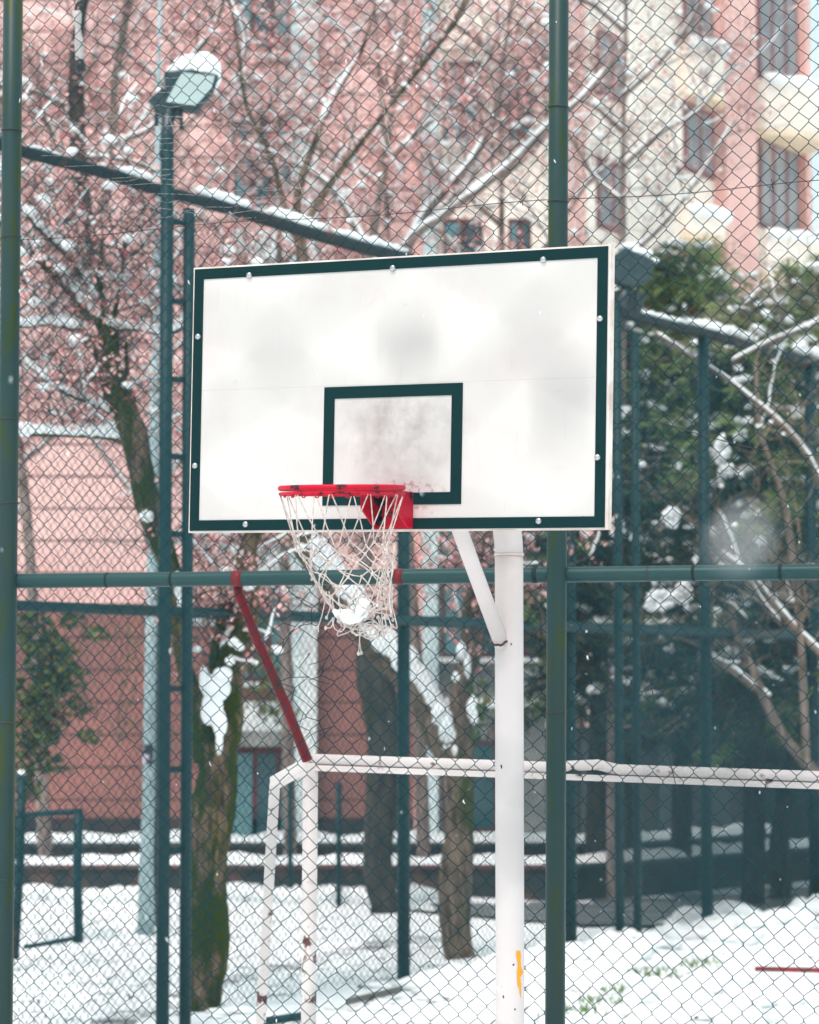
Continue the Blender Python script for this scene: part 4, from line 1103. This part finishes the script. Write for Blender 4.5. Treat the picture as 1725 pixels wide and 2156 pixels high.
# wing seen at an angle
WD = Vector((.507, .862, 0)).normalized(); WN = Vector((WD.y, -WD.x, 0)); W0 = Vector((fx(1150), YB, 0))
def wt(px):
    p = on_plane(px, 1470, W0, WN); return (p - W0).dot(WD)
def wz(px, py): return on_plane(px, py, W0, WN).z
def wslab(name, xa, xb, ya, yb, depth, mat, parent=bd, back=0.0, z=None):
    ta, tb_ = wt(xa), wt(xb); z1, z0 = z or (wz(xa, ya), wz(xa, yb))
    return MB().box(W0 + WD * (ta + tb_) / 2 + WN * (depth - back) / 2 + Vector((0, 0, (z0 + z1) / 2)), WD * (tb_ - ta) / 2, WN * (depth + back) / 2, Vector((0, 0, (z1 - z0) / 2))).build(name, mat, parent, smooth=False)
wslab('wing_wall', 1150, 1703, 0, 0, 0, 'cream', back=4, z=(16, 1.9))
wslab('wing_base', 1151, 1702, 0, 0, .03, 'brown_wall', back=3.9, z=(1.9, -.2))
wslab('pilaster', 1512, 1578, 0, 0, .22, 'salmon', z=(16, 1.9)); wslab('pilaster', 1691, 1702, 0, 0, .16, 'salmon', z=(16, 1.9))
wslab('pilaster', 1186, 1226, 0, 0, .10, 'salmon', z=(16, 1.9))
wslab('corner_strip', 1579, 1592, 0, 0, .06, 'white_wall', z=(16, 1.9))
def wwin(xa, xb, ya, yb, mull=2):
    w_ = wslab('window', xa, xb, ya, yb, .04, 'maroon_pale'); ta, tb_ = wt(xa), wt(xb); z1, z0 = wz(xa, ya), wz(xa, yb)
    for i in range(mull):
        a = xa + (xb - xa) * i / mull; b = xa + (xb - xa) * (i + 1) / mull
        wslab('pane', a + 4, b - 4, 0, 0, .055, 'glass_curtain', w_, z=(z1 - .10, z0 + .08))
def balcony(xa, xb, ya, yb, depth=.8):
    ta, tb_ = wt(xa), wt(xb); z1, z0 = wz(xa, ya), wz(xa, yb); o = MB(); n_ = 12; b = 0
    pf = [(0, 0)] + [(math.sin(math.pi * i / n_), 0) for i in range(n_ + 1)]
    pts = [W0 + WD * (ta + (tb_ - ta) * i / n_) + WN * depth * (.35 + .65 * math.sin(math.pi * i / n_)) for i in range(n_ + 1)]
    poly = [W0 + WD * ta + WN * .002] + pts + [W0 + WD * tb_ + WN * .002]
    def pr_(z0_, z1_, grow=1.0): return [Vector((p.x, p.y, z0_)) for p in poly]
    ob = MB().prism(pr_(z0, 0), Vector((0, 0, z1 - z0))).build('balcony', 'cream', bd, smooth=False)
    MB().prism(pr_(z0 - .10, 0), Vector((0, 0, .096))).build('underside', 'ochre', ob, smooth=False)
    s_ = MB().tube([p + Vector((0, 0, z1 - p.z + .02)) for p in pts], [.10 + .03 * math.sin(i * 2.2) for i in range(len(pts))], 8)
    s_.build('snow_cover', 'snow', ob)
wwin(1446, 1508, -80, 84); wwin(1446, 1508, 216, 360); wwin(1604, 1688, -110, 168, 3); wwin(1604, 1688, 284, 480, 3); wwin(1446, 1508, 520, 700); wwin(1604, 1688, 590, 760, 3)
wwin(1260, 1320, 60, 200); wwin(1260, 1320, 330, 480)
balcony(1440, 1510, 96, 196, .45); balcony(1590, 1692, 176, 276); balcony(1440, 1510, 448, 492, .45); balcony(1590, 1692, 500, 580)
wslab('door', 1480, 1530, 1520, 1760, .05, 'dark_door'); wslab('door', 1560, 1600, 1500, 1740, .05, 'dark_door'); wslab('door', 1380, 1420, 1500, 1760, .05, 'dark_door'); wslab('door', 1215, 1260, 1560, 1790, .05, 'dark_door')
# small outbuilding with snowy roof at right, under the slim tree
sh = empty('shed', at(1660, 1600, 38.0), 'low dark shed with a snow-dusted curved roof at the right edge', 'shed')
sh.location.z = 0
def yp(x, y, Y=38.6): return at(x, y, Y)
MB().prism([Vector((yp(1585, 1600).x, 39.5, -.1)), Vector((yp(1585, 1600).x, 39.5, yp(1585, 1525).z)), Vector((yp(1740, 1600).x, 39.5, yp(1740, 1540).z)), Vector((yp(1740, 1600).x, 39.5, -.1))], Vector((.5, 1.2, 0))).build('wall', 'dark_door', sh, smooth=False)
rp_ = [(1590, 1515), (1610, 1496), (1640, 1484), (1670, 1487), (1700, 1504), (1730, 1530)]
MB().prism([at(x, y, 39.3) for x, y in rp_] + [at(1740, 1545, 39.3), at(1585, 1545, 39.3)], Vector((.4, 1.4, 0))).build('roof', 'roof_dark', sh, smooth=False)
MB().tube([at(x, y, 39.4) + Vector((0, .1, .03)) for x, y in rp_], [.03, .05, .06, .05, .045, .02], 8).build('snow_cover', 'snow', sh)

# ------------------------------------------------------------------ small things on the snow
p0 = on_ground(1592, 2040, .07); p1 = on_ground(1900, 2056, .10)
tag(MB().tube([p0, p0.lerp(p1, .4) + Vector((0, 0, .015)), p1], .022, 10).build('pipe', 'red_pipe'), 'red pipe lying half buried in the snow at lower right', 'pipe')
random.seed(3)
a, b = on_ground(735, 2108, .03), on_ground(842, 2084, .05)
tag(MB().box((a + b) / 2, (b - a) / 2, Vector((.02, .09, 0)), Vector((0, 0, .022))).build('plank', 'wood', smooth=False), 'grey plank lying in the snow right of the rusty goal post', 'plank')
a, b = on_ground(560, 2150, .03), on_ground(660, 2136, .05)
tag(MB().tube([a, b], .03, 10).build('buried_bar', 'far_green'), 'dark bar in the snow between the goal uprights at the bottom edge', 'bar')
gt = MB()
for (x, y, n_) in ((1340, 2055, 60), (1290, 2085, 50), (1380, 2048, 40), (1470, 2034, 50), (1260, 2110, 50), (1490, 2028, 30), (1215, 2130, 60), (1400, 2060, 30), (1160, 2140, 30)):
    c = on_ground(x, y, .06)
    for k in range(n_):
        if k % 2: continue
        p = c + Vector((random.gauss(0, .09), random.gauss(0, .13), 0)); q_ = p + Vector((U_(-.05, .05), U_(-.05, .05), U_(.03, .09)))
        s_ = Vector((.008, 0, 0)); b0 = len(gt.v); gt.v += [p - s_, p + s_, q_]; gt.f.append((b0, b0 + 1, b0 + 2))
tag(gt.build('grass', 'moss_grass', smooth=False), 'short green grass poking through the snow', 'grass', kind='stuff')
# snow heaps and trampled lumps
hp = MB(); random.seed(77)
for k in range(210):
    x = U_(880, 1740); y = U_(1950, 2150)
    y = max(y, 2080 - (x - 850) * .17 + 4)
    if (x > 1540 and 2010 < y < 2085) or abs(y - (2150 - (x - 1160) * .33)) < 18: continue
    c = on_ground(x, y, .02); c.z = ground_z(c.x, c.y) + .02; r = U_(.04, .2)
    hp.blob(c, r * 1.3, r, r * U_(.35, .75), .3, 10, 7)
for k in range(150):
    x = U_(20, 900); y = 1893 + U_(-8, 14); c = at(x, y, 31.9); c.z = ground_z(c.x, c.y) + .04; r = U_(.06, .16); hp.blob(c, r * 1.5, r, r * .7, .25, 9, 6)
for k in range(70):
    x = U_(1380, 1740); c = at(x, 1935, 28.6 + (x - 1380) * .005); c.z = .0 + .06 * math.sin(x * .03) + U_(-.03, .05); r = U_(.08, .2); hp.blob(c, r * 1.4, r, r * .7, .25, 9, 6)
for k in range(200):
    x = U_(20, 1000); y = U_(1930, 2150); c = on_ground(x, y, .02); c.z = ground_z(c.x, c.y) + .01; r = U_(.025, .09); hp.blob(c, r * 1.6, r * 1.2, r * .35, .3, 9, 6)
tag(hp.build('snow_heaps', 'snow'), 'lumpy heaps of shovelled snow along the foot of the far fence', 'snow', kind='stuff')
# dark clods and leaves on the snow
dc = MB()
for k in range(46):
    x = U_(60, 1720); y = U_(1960, 2150); c = on_ground(x, y, .03)
    for q_ in range(3): dc.leaf(c + Vector((random.gauss(0, .03), random.gauss(0, .05), .01)), U_(.02, .05))
tag(dc.build('fallen_leaves', 'bark_dark', smooth=False), 'dark fallen leaves scattered on the snow', 'leaves', kind='stuff')

# ------------------------------------------------------------------ falling snow
fs = MB(); random.seed(99)
for k in range(300):
    Y = U_(6, 26); x, y = U_(-50, 1780), U_(-50, 2200); p = at(x, y, Y); s_ = U_(.0010, .0024) * (1 if Y < 12 else 1.5)
    l = U_(.003, .016)
    fs.tube([p, p + Vector((U_(-.2, .35) * l, 0, -l * .5)), p + Vector((U_(-.2, .5) * l, 0, -l))], [s_ * .6, s_, s_ * .6], 5)
tag(fs.build('falling_snow', 'snow'), 'fine snowflakes falling through the air', 'snowfall', kind='stuff')

# ------------------------------------------------------------------ the fence the picture was taken through, a step in front of the camera
NF = True
if NF:
    YN = 1.0
    nf = empty('chain_link_fence', Vector((0, YN, 0)), 'blurred chain-link fence right in front of the camera, seen only as soft dark smudges', 'fence')
    mb = MB()
    def ln0(u, v):
        x = -1.5 + u * .0445; z = .05 + v * .043
        x += .012 * math.sin(z * 9) + z * .02; z += .010 * math.sin(x * 11)
        return Vector((x + .004, YN, z))
    T = at(855, 720, YN); best = min(((ln0(u, v) - T).length, u, v) for u in range(20, 50) for v in range(30, 90) if (u + v) % 2)
    SH = T - ln0(best[1], best[2]); SH.y = 0
    random.seed(1); chainlink(mb, lambda u, v: ln0(u, v) + SH, Vector((0, -1, 0)), 68, 60, .0009, 6, .22, hl=.12)
    for u in range(24, 46):
        for v in range(36, 76):
            if abs(u - best[1]) <= 4 and abs(v - best[2]) <= 3 and (u, v) != (best[1], best[2]): continue
            if (u + v) % 2 and R() < .7: mb.blob(ln0(u, v) + SH + Vector((U_(-.006, .006), 0, U_(-.008, .008))), U_(.0012, .0023), .0018, U_(.004, .0085), .1, 6, 4)
    mb.blob(T, .0026, .002, .0100, .1, 8, 6)
    mb.build('mesh', 'wire', nf)
    tm = MB().tube([at(1178, 780, YN - .004), at(1182, 830, YN - .004), at(1180, 900, YN - .004), at(1174, 960, YN - .004)], [.0018, .0028, .002, .001], 6).build('tie', 'wire', nf)
    for x in (-1.55, 1.62): MB().tube([Vector((x, YN, -.1)), Vector((x, YN, 4.2))], .03, 16).build('post', 'green_pole', nf)
    for z in (.03, 4.05): MB().tube([Vector((-1.55, YN, z)), Vector((1.62, YN, z))], .02, 12).build('rail', 'green_rail', nf)
    # doubled, bunched mesh where the sheet was patched, low on the right
    random.seed(6)
    pm = MB(); bx, bz = at(1240, 1470, YN).x, at(862, 2000, YN).z
    def lat_patch(u, v):
        x = bx + u * .0068; z = bz + v * .0066
        return Vector((x + .002 * math.sin(z * 120 + u), YN + .007, z + .0015 * math.sin(x * 160)))
    chainlink(pm, lat_patch, Vector((0, -1, 0)), 12, 9, .00085, 5, .2, lambda i, j: ((i - 5.5) / 6.2) ** 2 + ((j - 9) / 9.2) ** 2 > 1, hook=False)
    chainlink(pm, lambda u, v: lat_patch(u * .93 + 1.7, v * .9 + .8) + Vector((0, .004, 0)), Vector((0, -1, 0)), 8, 9, .0009, 5, .2, lambda i, j: ((i - 3.5) / 4) ** 2 + ((j - 8) / 8.6) ** 2 > 1, hook=False)
    pm.build('patch', 'wire_near', nf)
    sb = MB(); c = at(1562, 1140, YN - .004)
    sb.blob(c, .0036, .003, .0042, .25, 12, 8); sb.blob(c + Vector((-.0035, 0, -.002)), .0022, .002, .002, .25, 8, 6); sb.blob(c + Vector((.003, 0, .004)), .0018, .002, .0018, .25, 8, 6); sb.build('snow_clot', 'snow', nf)
    MB().tube([at(1562, 1150, YN - .003), at(1560, 1230, YN - .003), at(1556, 1330, YN - .003)], [.0028, .004, .002], 8).build('twisted_tie', 'wire_near', nf)

# ------------------------------------------------------------------ snowy air
hz = MB().box((0, 24, 8.4), (45, 0, 0), (0, 32, 0), (0, 0, 9.9))
hm = bpy.data.materials.new('snowy_air'); hm.use_nodes = True; t_ = hm.node_tree; t_.nodes.clear()
ou = t_.nodes.new('ShaderNodeOutputMaterial'); pv = t_.nodes.new('ShaderNodeVolumePrincipled')
pv.inputs['Color'].default_value = (.96, .97, .98, 1); pv.inputs['Density'].default_value = .0009
t_.links.new(pv.outputs[0], ou.inputs['Volume'])
hzo = hz.build('haze', hm, smooth=False); hzo['kind'] = 'stuff'; tag(hzo, 'pale snowy air between the trees and the building', 'haze')

# ------------------------------------------------------------------ light
w = bpy.data.worlds.new('World'); S.world = w; w.use_nodes = True
nt = w.node_tree; bg = nt.nodes['Background']
sky = nt.nodes.new('ShaderNodeTexSky'); sky.sky_type = 'NISHITA'; sky.sun_disc = False
EL, AZ = math.radians(62), math.radians(205)
sky.sun_elevation = EL; sky.sun_rotation = AZ; sky.air_density = 1.0; sky.dust_density = 6; sky.ozone_density = 1
hs = nt.nodes.new('ShaderNodeHueSaturation'); hs.inputs['Saturation'].default_value = .16
# a closed layer of bright cloud over the clear sky
cl = nt.nodes.new('ShaderNodeMix'); cl.data_type = 'RGBA'; cl.inputs[0].default_value = .85; cl.inputs[7].default_value = (4.0, 5.3, 5.55, 1)
nt.links.new(sky.outputs[0], hs.inputs['Color']); nt.links.new(hs.outputs[0], cl.inputs[6]); nt.links.new(cl.outputs[2], bg.inputs[0]); bg.inputs[1].default_value = .15
sd = bpy.data.lights.new('sun', 'SUN'); sd.energy = 2.0; sd.angle = math.radians(25); sd.color = (1, .84, .80)
so = bpy.data.objects.new('sun', sd); COL.objects.link(so)
sdir = Vector((math.sin(AZ) * math.cos(EL), math.cos(AZ) * math.cos(EL), math.sin(EL)))
so.rotation_euler = sdir.to_track_quat('Z', 'Y').to_euler()

cam = bpy.data.cameras.new('camera'); co = bpy.data.objects.new('camera', cam); COL.objects.link(co)
co.location = CAM; co.rotation_euler = (math.pi / 2 + PIT, 0, 0)
cam.sensor_fit = 'VERTICAL'; cam.sensor_height = 36; cam.sensor_width = 28.8; cam.lens = FP / 2156 * 36
cam.clip_start = .05; cam.clip_end = 6000
cam.dof.use_dof = True; cam.dof.focus_distance = 11.0; cam.dof.aperture_fstop = 4.0
S.camera = co
S.view_settings.view_transform = 'Standard'; S.view_settings.look = 'None'; S.view_settings.gamma = 1; S.view_settings.exposure = 0.56
S.render.engine = 'CYCLES'; S.cycles.use_denoising = True
S.cycles.max_bounces = 6
